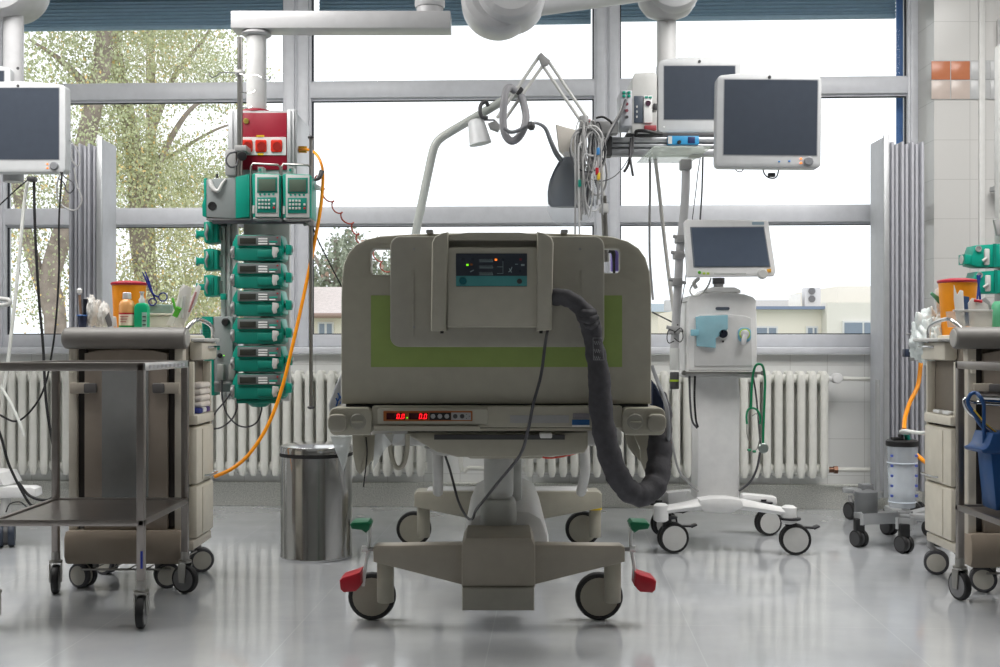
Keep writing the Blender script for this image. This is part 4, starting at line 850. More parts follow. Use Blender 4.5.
solo(MB().plate(ppoly([(314, 183), (320, 186), (321, 190), (314, 189)], 4.77)[::-1], 4.76, 4.80, .003), 'small_holder', whitep, 'small white plastic holder beside the drip pole under the orange hose', 'holder')

# left pendant with two monitors
pl_ = T('supply_pendant', 'ceiling pendant at the left edge with rounded joint cover and drop tube', 'ceiling pendant', (X(10, 5.3), 5.3, Z(-10, 5.3)), 'ceiling supply pendants')
disc(pl_, 8, -15, 5.3, .162, yb=.12); c = at(8, -15, 5.3)
P(MB().cyl((c.x, 5.3, c.z + .08), (c.x, 5.3, 3.12), .06), 'ceiling_tube', whitem, pl_)
P(MB().cyl((X(13.5, 5.3), 5.3, Z(182, 5.3)), (X(13.5, 5.3), 5.3, Z(15, 5.3)), .046, seg=24), 'drop_tube', whitem, pl_)
P(MB().box(X(-30, 5.3), X(30, 5.3), 5.26, 5.34, Z(150, 5.3), Z(140, 5.3), .005), 'monitor_arm', greyp, pl_)
def monitor(name, label, px0, px1, pt, pb, d, yaw, scr, group=None, knob=True, depth=.07, tilt=0, dots=None, topb=4):
    s_ = d / F; w_ = (px1 - px0) * s_; h_ = (pb - pt) * s_; cx_ = (px0 + px1) / 2
    t = T(name, label, 'monitor', (0, 0, 0), group); ORG[t.name] = Vector()
    r = .02; o_ = rrect(-w_ / 2, w_ / 2, 0, h_, r)
    o_ = [(a, b + (topb * s_ * (1 - (2 * a / w_) ** 2) - topb * s_ * .5 if b > h_ * .6 else 0)) for a, b in o_]
    # extra points along the bowed top
    top = [(w_ * .5 * math.cos(PI * k / 10) * .86, h_ + topb * s_ * (.5 - (math.cos(PI * k / 10) * .86) ** 2)) for k in range(1, 10)]
    lo = [p for p in o_ if p[1] <= h_ * .6]; rt = [p for p in o_ if p[1] > h_ * .6 and p[0] > 0]; lf = [p for p in o_ if p[1] > h_ * .6 and p[0] < 0]
    ri = [p for p in lo if p[0] > 0]; le = [p for p in lo if p[0] < 0]
    P(MB().plate(ri + rt + top + lf + le, 0, depth, .008), 'case', mat('monitor_case', (186, 188, 190), .4), t)
    P(MB().box(-w_ * .38, w_ * .38, depth - .01, depth + .05, h_ * .15, h_ * .85, .02), 'rear_housing', greyp, t)
    a, b, c_, e = scr; sx = lambda p: (p - cx_) * s_; sz = lambda p: (pb - p) * s_
    P(MB().plate(rrect(sx(a), sx(b), sz(e), sz(c_), .002), -.0015, .004), 'screen', screen, t)
    P(MB().plate(rrect(sx(a) - .004, sx(b) + .004, sz(e) - .004, sz(c_) + .004, .003), -.0008, .003), 'screen_surround', mat('surround', (150, 152, 156), .4), t)
    P(MB().lathe([(.007, 0), (.006, .003)], (0 if cx_ > 100 else sx(18), -.001, h_ - .013), (0, -1, 0), 14), 'sensor', dgrey, t)
    if knob:
        kx, kz = knob; P(MB().lathe([(.019, 0), (.019, .008), (.015, .012)], (sx(kx), 0, sz(kz)), (0, -1, 0), 24), 'control_knob', mat('knob_mid', (128, 130, 134), .4), t)
    for (x_, z_, m_) in (dots or []): P(MB().box(sx(x_) - .004, sx(x_) + .004, -.003, .001, sz(z_) - .003, sz(z_) + .003, .001), 'indicator', m_, t)
    t.location = (X(cx_, d), d, Z(pb, d)); t.rotation_euler = (tilt, 0, yaw)
    return t
blu = mat('indicator_blue', (40, 120, 190), .4)
monitor('patient_monitor', 'patient monitor at the left edge, larger and in front of the other left one', -38, 65.5, 83, 172.5, 5.1, .0, (-30, 59, 88, 159.5), 'patient monitors', (54.5, 166), dots=[(47.5, 164, ledo), (47.5, 168, ledo)])
monitor('patient_monitor', 'small patient monitor peeking above the large one at the left edge', -80, 10.5, 65.5, 130, 5.22, .0, (-72, 4, 71, 120), 'patient monitors', None)

# right pendant with shelf
d3 = 5.2
pr = T('supply_pendant', 'ceiling pendant with long sloping arm holding the cable shelf and monitors on the right', 'ceiling pendant', (X(560, 4.7), 4.7, Z(-10, 4.7)), 'ceiling supply pendants')
disc(pr, 498, 0, 4.62, .151, yb=.09); disc(pr, 511, -6, 4.60, .142, 'arm_cover', yb=.125)
P(MB().cyl((X(500, 4.62), 4.62, Z(-10, 4.62)), (X(500, 4.62), 4.62, 3.12), .07), 'ceiling_tube', whitem, pr)
a, b = at(515, -8, 4.60), at(668, -20, 5.2)
g = MB(); dirv = (b - a).normalized(); g.tube([a, a + (b - a) * .5, b], [.108, .095, .080], 20); P(g, 'spring_arm', whitem, pr)
P(MB().tube([a + Vector((.05, -.05, -.075)), b + Vector((-.06, -.05, -.055))], .006, 8), 'cable_cover', lgrey, pr)
disc(pr, 672, -14, 5.22, .135, yb=.09); P(MB().lathe([(.05, 0), (.1, .02), (.13, .06), (.14, .10)], (X(669, d3), d3 + .06, Z(15, d3)), (0, 0, 1), 28), 'joint_bowl', whitem, pr)
P(MB().cyl((X(666.5, d3 + .12), d3 + .12, Z(134, d3)), (X(666.5, d3 + .12), d3 + .12, Z(0, d3)), .045, seg=28), 'drop_tube', mat('tube_white', (206, 206, 206), .4), pr)
y0 = 5.12
g = MB(); 
for a_, b_ in ((137, 142.5), (144, 147.2), (149, 155.5)): g.box(X(606, y0), X(722, y0), y0, y0 + .05, Z(b_, y0), Z(a_, y0), .004)
g.box(X(608, y0), X(720, y0), y0 + .02, y0 + .06, Z(155, y0), Z(138, y0)); P(g, 'equipment_shelf', mat('shelf_alu', (176, 178, 182), .35, .7), pr)
P(MB().box(X(602, y0), X(612, y0), y0 - .01, y0 + .07, Z(156, y0), Z(136, y0), .006), 'shelf_end', dgrey, pr)
P(MB().box(X(626, y0), X(722, y0), y0 - .0, y0 + .22, Z(137, y0), Z(133, y0), .004), 'shelf_top', dgrey, pr)
bx = T('blue_device', 'small bright blue device box with round knob set in the front of the cable shelf', 'medical device', (X(684, y0 - .03), y0 - .03, Z(146, y0)))
P(MB().box(X(668, y0 - .03), X(699, y0 - .03), y0 - .03, y0 - .002, Z(145.5, y0), Z(137, y0), .002), 'case', mat('device_blue', (52, 140, 190), .4), bx)
P(MB().box(X(688, y0 - .03), X(695, y0 - .03), y0 - .033, y0 - .028, Z(144.5, y0), Z(138, y0), .001), 'socket_panel', mat('dark_navy', (30, 44, 90), .4), bx)
P(MB().lathe([(.009, 0), (.008, .012)], at(679, 142.5, y0 - .03), (0, -1, 0), 14), 'knob', black, bx)
P(MB().box(X(668, y0 - .03), X(672, y0 - .03), y0 - .032, y0 - .028, Z(145, y0), Z(137.5, y0)), 'grey_label', lgrey, bx)
zsf = Z(146, 4.83)
g = MB().plate([(X(654, 4.83), 4.83), (X(712, 4.83), 4.83), (X(690, 5.25), 5.25), (X(637, 5.25), 5.25)], zsf - .006, zsf, 0, axis='z')
solo(g, 'glass_shelf', mat('frosted_glass', (226, 234, 228), .3, alpha=.5, var=.02), 'frosted glass tray jutting out under the cable shelf above the thin poles', 'shelf')
P(MB().box(X(688, 5.1), X(700, 5.1), 5.0, 5.12, Z(158, 5.1), Z(150, 5.1), .003), 'tray_bracket', alu, pr)
# module rack
mr = T('module_rack', 'white rack of patient monitoring modules beside the upper monitor', 'medical device', (X(642, 5.1), 5.1, Z(133, 5.1)))
P(MB().plate(ppoly([(632, 133), (632, 80), (635, 73), (638, 73), (653, 72), (657, 74), (657, 133)], 5.1)[::-1], 5.1, 5.32, .004), 'case', lgrey, mr)
P(MB().box(X(634, 5.1), X(643, 5.1), 5.095, 5.11, Z(123, 5.1), Z(96, 5.1), .002), 'dark_bay', mat('bay_slate', (72, 80, 92), .4), mr)
md = P(MB().box(X(643.5, 5.1), X(652, 5.1), 5.09, 5.11, Z(123, 5.1), Z(96, 5.1), .002), 'module', whitep, mr)
P(MB().lathe([(.012, 0), (.012, .006), (.008, .006)], at(648, 103.5, 5.09), (0, -1, 0), 18), 'port', mat('port_plum', (60, 30, 50), .4), md)
for px in (646, 650): P(MB().box(X(px - 1.5, 5.1), X(px + 1.5, 5.1), 5.086, 5.092, Z(98.6, 5.1), Z(97, 5.1)), 'teal_key', teal, md)
for k in range(3):
    P(MB().box(X(636, 5.1), X(637.4, 5.1), 5.09, 5.10, Z(108 + k * 5, 5.1), Z(106 + k * 5, 5.1)), 'bay_contact', lgrey, mr); 
P(MB().box(X(644, 5.1), X(656, 5.1), 5.08, 5.12, Z(131, 5.1), Z(126, 5.1), .003), 'red_base', mat('rack_red', (150, 60, 66), .5), mr)
P(MB().box(X(653, 5.1), X(657, 5.1), 5.085, 5.10, Z(110, 5.1), Z(104, 5.1), .002), 'latch', dgrey, mr)
sm_ = T('sensor_module', 'small module with four teal buttons at the left end of the cable shelf', 'medical device', (X(627, 5.0), 5.0, Z(126, 5.0)))
P(MB().box(X(620.5, 5.0), X(632, 5.0), 5.0, 5.16, Z(126, 5.0), Z(90, 5.0), .004), 'case', mat('module_case', (176, 178, 184), .4), sm_)
for i in range(2):
    for j in range(2): P(MB().box(X(622.5 + i * 5, 5), X(625.5 + i * 5, 5), 4.994, 5.002, Z(93.8 + j * 3.5, 5), Z(91.4 + j * 3.5, 5), .001), 'teal_key', teal, sm_)
for j in range(3): P(MB().cyl(at(626, 104 + j * 6.5, 5.0), at(627, 104 + j * 6.5, 4.97), .007, seg=10), 'plug', mat('plug_mix', (130, 70, 80), .5) if j < 2 else dgrey, sm_)
monitor('patient_monitor', 'patient monitor on the cable shelf, partly hidden by the large tilted one in front', 658, 741, 58.5, 133, 5.12, .0, (664, 735, 66, 119.5), 'patient monitors', None, dots=[(664, 127, whitep)])
m2 = monitor('patient_monitor', 'large patient monitor hanging in front, rightmost screen, with two orange lights', 716, 820.5, 74, 167.5, 4.62, .0, (723.5, 816, 80, 155), 'patient monitors', (808, 161), dots=[(800.5, 158.5, ledo), (800.5, 162.8, ledo), (779, 161.5, blu), (789, 161, blu)])
m2.rotation_euler = (0, .014, -.03)
P(MB().tube(pw([(722, 150, 5.3), (745, 130, 5.2), (768, 122, 4.82)]), .02, 12, smooth=5), 'monitor_arm', lgrey, pr)
cable([(733, 160, 4.66), (736, 170, 4.70), (742, 171, 4.67), (746, 160, 4.66)], .002, cablem, 'small cable loop under the left side of the rightmost monitor')
cable([(762, 160, 4.66), (764, 173, 4.70), (770, 178, 4.70), (777, 176, 4.70), (780, 160, 4.66)], .0028, black, 'dark cable loop with plug under the rightmost monitor')
solo(MB().box(X(768, 4.7), X(775, 4.7), 4.69, 4.71, Z(177, 4.7), Z(173, 4.7), .003), 'cable_plug', dgrey, 'dark plug dangling in the loop under the rightmost monitor', 'plug')
# ================================================================ AROUND THE BED HEAD
la = T('articulated_lamp', 'white spring-arm lamp folded in a peak above the bed, small cone head', 'lamp', (X(541, 5.0), 5.0, Z(122, 5.0)))
dA, dB = 4.93, 4.93
for p, q in (((497, 118), (539.5, 56)), ((503, 122), (544, 64)), ((543, 66), (580, 120)), ((549, 62), (587, 118))):
    P(MB().tube(pw([(*p, dA), (*q, dA)]), .0072, 8), 'spring_arm', lgrey, la)
P(MB().plate(ppoly([(538, 56), (541, 53), (545, 57), (550, 61), (548, 65), (542, 67.5), (540, 62)], dA)[::-1], dA - .015, dA + .015, .003), 'elbow_joint', greyp, la)
P(MB().plate(ppoly([(488, 124), (496, 121), (501, 127), (498, 132), (490, 129)], dA)[::-1], dA - .02, dA + .02, .004), 'head_joint', greyp, la)
P(MB().tube(pw([(484, 120, dA), (494, 120, dA), (499, 125, dA)]), .004, 8), 'head_link', dgrey, la)
P(MB().lathe([(.050, 0), (.049, .002), (.036, .10), (.028, .108)], at(480.5, 144, dA), (-.2, 0, 1), 28), 'lamp_shade', mat('lamp_shade_white', (200, 202, 204), .4), la)
P(MB().cyl(at(584, 128, dA), at(584, 116, dA), .02, seg=14, bev=.003), 'arm_base', greyp, la)
solo(MB().tube(pw([(488, 118, 4.90), (482, 117, 4.90), (480, 110, 4.90), (481.5, 104, 4.92), (486, 102, 4.92), (488, 106, 4.93)]), .0085, 10, smooth=6), 'cable_tie', dgrey, 'dark strap looped round the curved pole above the lamp head', 'strap')
cable([(515, 91, 4.92), (510, 87.5, 4.9), (506, 91, 4.88), (504, 102, 4.87), (503, 120, 4.87), (505, 134, 4.87), (511, 141, 4.87), (518, 138, 4.87), (524, 128, 4.87), (526, 117, 4.88), (524, 105, 4.9), (521, 96, 4.92)], .0165, mat('hose_grey', (134, 134, 138), .5), 'thick grey breathing hose hung as a ring from the tip of the curved pole', 'breathing_hose', 'hose', 7, 12)
cable([(504, 128, 4.84), (510, 132, 4.84), (517, 131, 4.84), (525, 127, 4.84), (531, 126, 4.84)], .008, mat('hose_grey2', (110, 112, 116), .5), 'thinner grey tube tied across the hanging hose ring', 'breathing_tube', 'tube')
solo(MB().lathe([(.008, -.016), (.018, -.008), (.020, .006), (.010, .016)], at(531, 126, 4.82), (1, 0, .3), 14), 'hose_connector', dgrey, 'dark connector knob at the right of the hanging hose ring', 'connector')
cable([(531, 125, 4.84), (536, 123, 4.86), (545, 128, 4.90), (551, 142, 4.93), (556, 153, 4.96), (561, 160, 5.0)], [.006, .007, .009, .011, .012], mat('hose_grey3', (124, 126, 130), .5), 'grey hose falling from the hose ring to the dark wrapped bag', 'breathing_hose', 'hose')
# wrapped bag
bg = T('wrapped_bag', 'dark breathing bag wrapped in clear plastic, hanging beside the cable bundle', 'bag', (X(572, 5.05), 5.05, Z(224, 5.05)))
navy = mat('bag_navy', (30, 36, 50), .5, var=.3, bump=.5)
g = MB(); prof = [(222, .5), (212, 16), (200, 20), (185, 20.5), (170, 16), (160, 10), (155, 6)]
def loft(rows, cxf, d, m, ry=.4, seg=20):
    g = MB(); rings = []
    for py, r_ in rows:
        R_ = r_ * d / F; rings.append([g.bm.verts.new((X(cxf(py), d) + R_ * math.cos(2 * PI * k / seg) * (1 + .04 * math.sin(3 * k + py)), d + R_ * ry * math.sin(2 * PI * k / seg), Z(py, d))) for k in range(seg)])
    for i in range(len(rings) - 1):
        for k in range(seg): g.bm.faces.new((rings[i][k], rings[i][(k + 1) % seg], rings[i + 1][(k + 1) % seg], rings[i + 1][k]))
    g.bm.faces.new(rings[0][::-1]); g.bm.faces.new(rings[-1]); return g
P(loft([(207, 19), (204, 21), (192, 21.5), (180, 19.5), (170, 15.5), (162, 11), (157, 5)], lambda p: 569 + (p - 155) * .02, 5.05, navy), 'inner_bag', navy, bg)
P(loft([(226, 12), (221, 20), (212, 24.5), (200, 25.5), (185, 23.5), (172, 18), (162, 12), (152, 6)], lambda p: 572 - (p < 160) * 2, 5.05, None, .55), 'plastic_cover', mat('bag_film', (214, 222, 230), .2, alpha=.2, bump=.6), bg)
g = MB().plate(ppoly([(556, 124), (566, 127), (582, 131), (583, 158), (570, 161), (559, 150)], 5.12)[::-1], 5.12, 5.16, .008)
solo(g, 'folded_pad', mat('pad_cream', (206, 200, 192), .7, bump=.3), 'folded cream-coloured pad hanging behind the cable bundle above the dark bag', 'pad')
# head-wall pole and cables
hp = T('equipment_pole', 'white and steel pole rising behind the right bed corner beside the cable bundle', 'pole', (X(603, 5.0), 5.0, Z(262, 5.0)))
P(MB().cyl(at(606, 262, 5.0), at(603.5, 196, 5.0), .014, seg=14), 'lower_pole', steel, hp); P(MB().cyl(at(603.5, 208, 5.0), at(601, 135, 5.0), .009, seg=14), 'upper_pole', lgrey, hp)
P(MB().cyl(at(604, 213, 5.0), at(603.5, 204, 5.0), .021, seg=14, bev=.003), 'collar', lgrey, hp)
P(MB().box(X(584, 5.05), X(618, 5.05), 5.02, 5.08, Z(135, 5.05), Z(122, 5.05), .01), 'cross_bar', greyp, hp)
P(MB().box(X(585, 5), X(591, 5), 5.0, 5.03, Z(122, 5), Z(119, 5), .003), 'red_tab', redp, hp)
rc = random.Random(11)
cols = [cablel, cablel, mat('cable_white', (176, 176, 176), .45), cablem, cablel, cablel, mat('cable_white', (176, 176, 176), .45), cablem]
desc = ['pale cable hanging in a long narrow loop', 'pale cable coiled in a wide ring', 'white cable hanging nearly straight', 'dark cable arching to the left', 'pale cable with a kinked loop', 'pale cable knotted in a small ring', 'white cable ending low near the bed board', 'dark cable trailing to the bag']
tails = ['at the left of the cable bundle above the bed', 'at the middle of the cable bundle above the bed', 'at the right of the cable bundle above the bed']
for i in range(22):
    x0 = 577 + rc.uniform(0, 20); w_ = rc.uniform(2, 9); L = rc.uniform(35, 92); d = 4.90 + rc.uniform(-.05, .09); y0_ = 122 + rc.uniform(-2, 12)
    pts = [(x0 + w_, y0_ + 8, d + .03), (x0 + w_ * .5, y0_, d), (x0 - w_ * .2, y0_ + 3, d), (x0 - w_ * .6, y0_ + L * .3, d - .01), (x0 - w_ * .4 + rc.uniform(-2, 2), y0_ + L * .7, d - .01), (x0 + rc.uniform(-1, 3), y0_ + L, d), (x0 + w_ * .6, y0_ + L * .75, d + .01), (x0 + w_ * .9 + rc.uniform(-2, 2), y0_ + L * .4, d + .02), (x0 + w_ * .7, y0_ + 6, d + .03)]
    o = cable(pts, rc.choice([.0028, .0035, .0045, .0055]), cols[i % 8], 'thin cable loop in the tangled bundle hanging above the right half of the bed', 'hanging_cable', 'cable', 6, 6); o['group'] = 'tangled cables hanging above the bed'
for i, (cx_, cy, rx, ry) in enumerate(((586, 146, 15, 19), (592, 141, 11, 15), (588, 150, 18, 22), (597, 152, 9, 18), (590, 138, 13, 11), (594, 195, 9, 16), (597, 175, 10, 20))):
    d = 4.86 + .01 * i; pts = [(cx_ + rx * math.cos(a), cy + ry * math.sin(a), d + .01 * math.sin(2 * a)) for a in [2 * PI * k / 10 for k in range(11)]]
    o = cable(pts, [.0045, .006, .0032, .004, .005, .0032, .0045][i], [cablel, mat('cable_white', (176, 176, 176), .45), cablem, cablel, cablel, mat('cable_white', (176, 176, 176), .45), cablel][i], 'coiled cable ring in the tangled bundle hanging above the right half of the bed', 'coiled_cable', 'cable', 5, 6); o['group'] = 'coiled cables in the bundle above the bed'
for i, (px, a, b) in enumerate(((575, 140, 236), (578.5, 150, 240), (583, 160, 214), (598, 150, 205), (601, 145, 215))): cable([(px + 3, a - 8, 4.84), (px, a, 4.83), (px + .5, (a + b) / 2, 4.83), (px + (0, 1, 0, -1, 2)[i], b, 4.86)], .0042, cols[i + 1 if i != 2 else 0], ['leftmost pale tube hanging straight down to the bed board', 'second pale tube from the left hanging down to the bed board', 'pale cable hanging straight beside the two long tubes', 'dark-edged cable hanging beside the steel pole, ending above its collar', 'pale cable hanging right against the steel pole'][i], 'hanging_tube', 'tube', 6, 6)
for nm, m_, px, py in (('blue connector', mat('conn_blue', (60, 130, 190), .4), 598, 151), ('yellow connector', mat('conn_yellow', (214, 180, 60), .4), 598.5, 176), ('green connector', teald, 579.5, 183), ('red connector', redp, 597, 171)):
    solo(MB().box(X(px - 1.5, 4.82), X(px + 1.5, 4.82), 4.805, 4.83, Z(py + 4, 4.82), Z(py - 3, 4.82), .003), 'cable_connector', m_, 'small %s in the cable bundle above the bed' % nm, 'connector')
cable([(626, 100, 4.95), (621, 112, 4.92), (612, 128, 4.9), (605, 142, 4.9), (602, 150, 4.92)], .0075, cablem, 'dark cable bundle slanting from the four-button module down to the pole')
cable([(622, 104, 4.93), (618, 116, 4.91), (609, 132, 4.89), (603, 146, 4.89)], .004, cablel, 'pale cable slanting alongside the dark one from the four-button module')
cable([(596, 118, 5.0), (603, 117, 5.0), (610, 121, 5.0), (612, 124, 5.0)], .005, black, 'short black cable arching over the cross bar of the pole')
cable([(592, 180, 4.9), (603, 181, 4.9), (615, 176, 4.92), (624, 166, 4.96), (630, 155, 5.05), (634, 140, 5.08)], .0022, cablem, 'thin dark wire sagging from the cable bundle to the shelf')
cable([(633, 136, 5.08), (632, 150, 5.07), (628, 165, 5.06), (624, 172, 5.06)], .006, dgrey, 'dark strap hanging from the cable shelf, left one of two')
cable([(631, 138, 5.08), (630, 155, 5.06), (632, 170, 5.05), (633, 176, 5.05)], .0055, dgrey, 'dark strap hanging from the cable shelf, right one of two')
cable([(636, 134, 5.1), (637, 131, 5.05), (646, 131, 5.03), (655, 133, 5.04), (662, 134, 5.06)], .008, black, 'black cable lying on the cable shelf under the module rack')
cable([(650, 157, 5.2), (650, 190, 5.2), (649.5, 230, 5.2), (650, 262, 5.2), (653, 300, 5.2)], .0055, greyp, 'straight grey tube hanging from the shelf left of the ventilator, left one')
cable([(655, 157, 5.15), (659, 190, 5.15), (664, 235, 5.15), (670, 285, 5.12), (674, 312, 5.1)], .0085, mat('tube_pale', (190, 188, 184), .4), 'thick pale tube slanting down from the shelf to the ventilator circuit pole')
cable([(701, 153, 5.2), (698, 172, 5.2), (696, 190, 5.2), (692, 222, 5.2)], .0022, cablem, 'thin dark wire hanging right of the circuit pole, ending behind the ventilator screen')
cable([(703, 153, 5.22), (702, 190, 5.22), (700, 222, 5.22)], .004, cablem, 'dark grey cable hanging behind the ventilator screen, right of a thinner wire')

# circuit pole with clamps
cpole = T('circuit_pole', 'white jointed tube holder hanging from the glass tray down beside the ventilator body', 'pole', (X(679, 4.9), 4.9, Z(390, 4.9)))
P(MB().tube(pw([(686, 160, 4.9), (685, 200, 4.9), (680, 250, 4.9), (678, 285, 4.9), (675.5, 330, 4.9), (674, 352, 4.9)]), .0185, 14, smooth=4), 'tube', whitem, cpole)
P(MB().cyl(at(674.5, 370, 4.9), at(674.5, 348, 4.9), .021, seg=16, bev=.003), 'lower_sleeve', mat('sleeve_pale', (200, 202, 200), .4), cpole)
P(MB().cyl(at(674.5, 389, 4.9), at(674.5, 372, 4.9), .020, seg=16, bev=.004), 'end_piece', dgrey, cpole); P(MB().cyl(at(674.5, 381.5, 4.9), at(674.5, 379.5, 4.9), .0207, seg=16), 'lime_band', mat('lime_band', (150, 180, 40), .4), cpole)
P(MB().box(X(680, 4.9), X(691, 4.9), 4.87, 4.93, Z(170, 4.9), Z(160, 4.9), .006), 'top_clamp', greyp, cpole)
for px, py in ((681, 239), (679, 255), (677, 282), (674.5, 330)):
    g = MB(); g.box(X(px - 5, 4.88), X(px + 5, 4.88), 4.86, 4.93, Z(py + 4, 4.88), Z(py - 4, 4.88), .005); g.cyl(at(px - 4, py - 2, 4.87), at(px - 8, py - 3, 4.87), .008, seg=8); g.cyl(at(px + 4, py, 4.87), at(px + 9, py + 1, 4.87), .007, seg=8); P(g, 'clamp', greyp, cpole)
for i, pts in enumerate(([(676, 332, 4.85), (669, 330, 4.84), (667, 338, 4.84), (669, 343, 4.84), (674, 341, 4.85)], [(674, 333, 4.85), (681, 328, 4.84), (683, 337, 4.84), (680, 342, 4.84), (674, 338, 4.85)])):
    cable(pts, .0022, black, ['thin black wire coil on the circuit pole, left loop', 'thin black wire coil on the circuit pole, right loop'][i], 'wire_coil')
cable([(652, 312, 4.95), (662, 317, 4.93), (672, 322, 4.91), (678, 325, 4.88)], .0032, dgrey, 'thin dark wire running from the bed corner to the circuit pole')
cable([(689, 250, 4.95), (686, 275, 4.94), (682, 300, 4.93), (679, 315, 4.92)], .002, dgrey, 'fine dark wire beside the circuit pole left of the ventilator screen')

# ================================================================ VENTILATOR
v = T('ventilator', 'white wheeled ventilator with tilted screen on top and teal front cover, right of the bed', 'ventilator', (X(717, 5.05), 5.05, 0))
d = 4.85; vw = whitep
P(MB().plate(ppoly([(688, 371), (687.5, 340), (688, 300), (689.5, 296), (700, 293), (722, 292), (745, 294), (753.5, 297), (756.5, 300), (757.5, 340), (757, 371)], d)[::-1], d, d + .28, .01), 'body', vw, v)
P(MB().plate(ppoly([(694, 366), (694, 318), (700, 315), (722, 313.5), (745, 316), (751, 318.5), (752, 366)], d)[::-1], d - .006, d + .004, .004), 'front_plate', mat('vent_plate', (196, 196, 196), .4), v)
P(MB().plate(ppoly([(702, 293), (704, 290), (712, 287), (735, 287), (741, 290), (741, 293)], d + .03)[::-1], d + .03, d + .22, .006), 'top_hump', vw, v)
P(MB().box(X(686, d), X(700, d), d + .02, d + .12, Z(302, d), Z(300, d), .003), 'side_wing', vw, v)
P(MB().plate(prect(715.5, 729.5, 307, 310, d, .006), d - .004, d + .003, .001), 'nameplate', mat('slate_plate', (78, 86, 98), .4), v)
tf_ = mat('teal_clear', (140, 196, 212), .25, alpha=.62)
P(MB().plate(ppoly([(695, 317), (700, 316), (727, 315), (727, 329), (722, 334), (715, 338), (715, 348), (696, 346)], d)[::-1], d - .022, d - .005, .004), 'teal_cover', tf_, v)
P(MB().box(X(690, d), X(698, d), d - .03, d - .008, Z(336, d), Z(329.5, d), .004), 'teal_tab', tf_, v)
P(MB().lathe([(.026, 0), (.026, .006), (.020, .010), (.020, .006), (.006, .004)], at(722.5, 333.5, d - .004), (0, -1, 0), 28), 'port_ring', lgrey, v)
P(MB().lathe([(.020, 0), (.020, .014), (.016, .018)], at(722.5, 333.5, d - .004), (0, -1, 0), 28), 'black_port', mat('port_black', (22, 26, 38), .3), v)
P(MB().lathe([(.004, 0), (.004, .004)], at(723, 341.5, d - .004), (0, -1, 0), 10), 'dot', black, v)
P(MB().plate(prect(737.5, 750.5, 327.5, 342, d, .02), d - .012, d - .004, .002), 'blue_surround', mat('pale_blue', (120, 170, 196), .4), v)
P(MB().lathe([(.023, 0), (.023, .006), (.019, .006)], at(744.5, 334, d - .010), (0, -1, 0), 24), 'lime_ring', mat('lime_ring', (176, 206, 70), .4), v)
P(MB().lathe([(.018, 0), (.018, .012), (.012, .016)], at(744.5, 334, d - .014), (0, -1, 0), 24).tube(pw([(745, 335, d - .024), (744, 340, d - .03), (743.5, 344.5, d - .03)]), .011, 12, smooth=3), 'white_connector', whitem, v)
P(MB().box(X(684, d), X(762, d), d - .01, d + .02, Z(374.5, d), Z(371.5, d), .003), 'rail', steel, v)
for px in (684, 763): P(MB().cyl(at(px, 373, d - .03), at(px, 373, d + .03), .011, seg=12), 'rail_end', chrome, v)
P(MB().box(X(687, d), X(758, d), d + .01, d + .26, Z(378, d), Z(374, d), .004), 'tray', mat('vent_plate', (196, 196, 196), .4), v)
P(MB().plate(ppoly([(693, 376), (739.5, 376), (741, 400), (740.5, 440), (740, 503), (696, 503), (697.5, 440)], d + .06)[::-1], d + .06, d + .22, .02), 'column', vw, v)
P(MB().plate(ppoly([(697, 507), (700, 500), (712, 498), (730, 498), (742, 500), (745, 507), (735, 512), (720, 513), (705, 512)], d - .02)[::-1], d - .02, d + .3, .012), 'base_hub', vw, v)
for a, b in (((702, 504), (661, 510)), ((740, 504), (789, 512))):
    p, q = at(*a, d + .03), at(*b, d - .05); m_ = (p + q) / 2
    P(MB().tube([p, m_, q], [.045, .036, .030], 12, flat=.55).lathe([(.02, 0), (.032, .008), (.032, .07), (.02, .078)], (q.x, q.y, q.z - .05), (0, 0, 1), 18), 'front_leg', vw, v)
d5 = 5.30
for a, b in (((702, 498), (667, 501)), ((740, 498), (776, 501))):
    p, q = at(*a, d5), at(*b, d5); P(MB().bar(p, q, .07, .05, .018), 'rear_leg', vw, v)
lockm = mat('lock_black', (40, 40, 44), .5)
for px, dd, an in ((673, 4.84, .12), (795, 4.80, -.1), (664, 5.25, .3), (768, 5.28, .2)):
    w_ = caster(v, X(px, dd), dd, .066 if dd < 5 else .062, .05, PI / 2 + an, hub=lgrey, twin=True, tm=black)
    qx = X(px + (-5 if px > 700 else -6), dd); P(MB().cyl((qx, dd, .06), (qx, dd, .17), .020, seg=16).lathe([(.02, 0), (.045, .004), (.045, .012), (.02, .016)], (qx, dd, .145), (0, 0, 1), 20), 'caster_collar', lockm, w_)
    P(MB().bar((qx, dd, .12), (X(px + 19, dd), dd - .01, .115), .03, .008, .003).bar((X(px + 17, dd), dd - .01, .113), (X(px + 23, dd), dd - .01, .125), .045, .008, .003), 'brake_tab', lockm, w_)
# screen
P(MB().cyl(at(718.5, 292, 4.95), at(718.5, 281, 4.95), .022, seg=18), 'screen_neck', greyp, v); P(MB().cyl(at(718.5, 284, 4.95), at(718.5, 278, 4.95), .027, seg=18), 'neck_collar', dgrey, v)
dsn = 4.78
Rt = Matrix.Rotation(-.03, 3, 'Y') 
P(MB().plate(ppoly([(688, 277), (685, 222), (687, 219.5), (765, 220), (768.5, 221), (776, 271), (774, 276)], dsn)[::-1], dsn, dsn + .05, .006), 'screen_case', vw, v)
P(MB().plate(ppoly([(693.5, 267.5), (690, 227), (764, 226.5), (770.5, 267)], dsn)[::-1], dsn - .002, dsn + .005), 'screen_surround', mat('surround2', (120, 126, 134), .4), v)
P(MB().plate(ppoly([(695, 266.5), (691.5, 228), (763, 227.5), (769, 266)], dsn)[::-1], dsn - .004, dsn + .005), 'screen', mat('vent_screen', (84, 94, 110), .15, coat=.3), v)
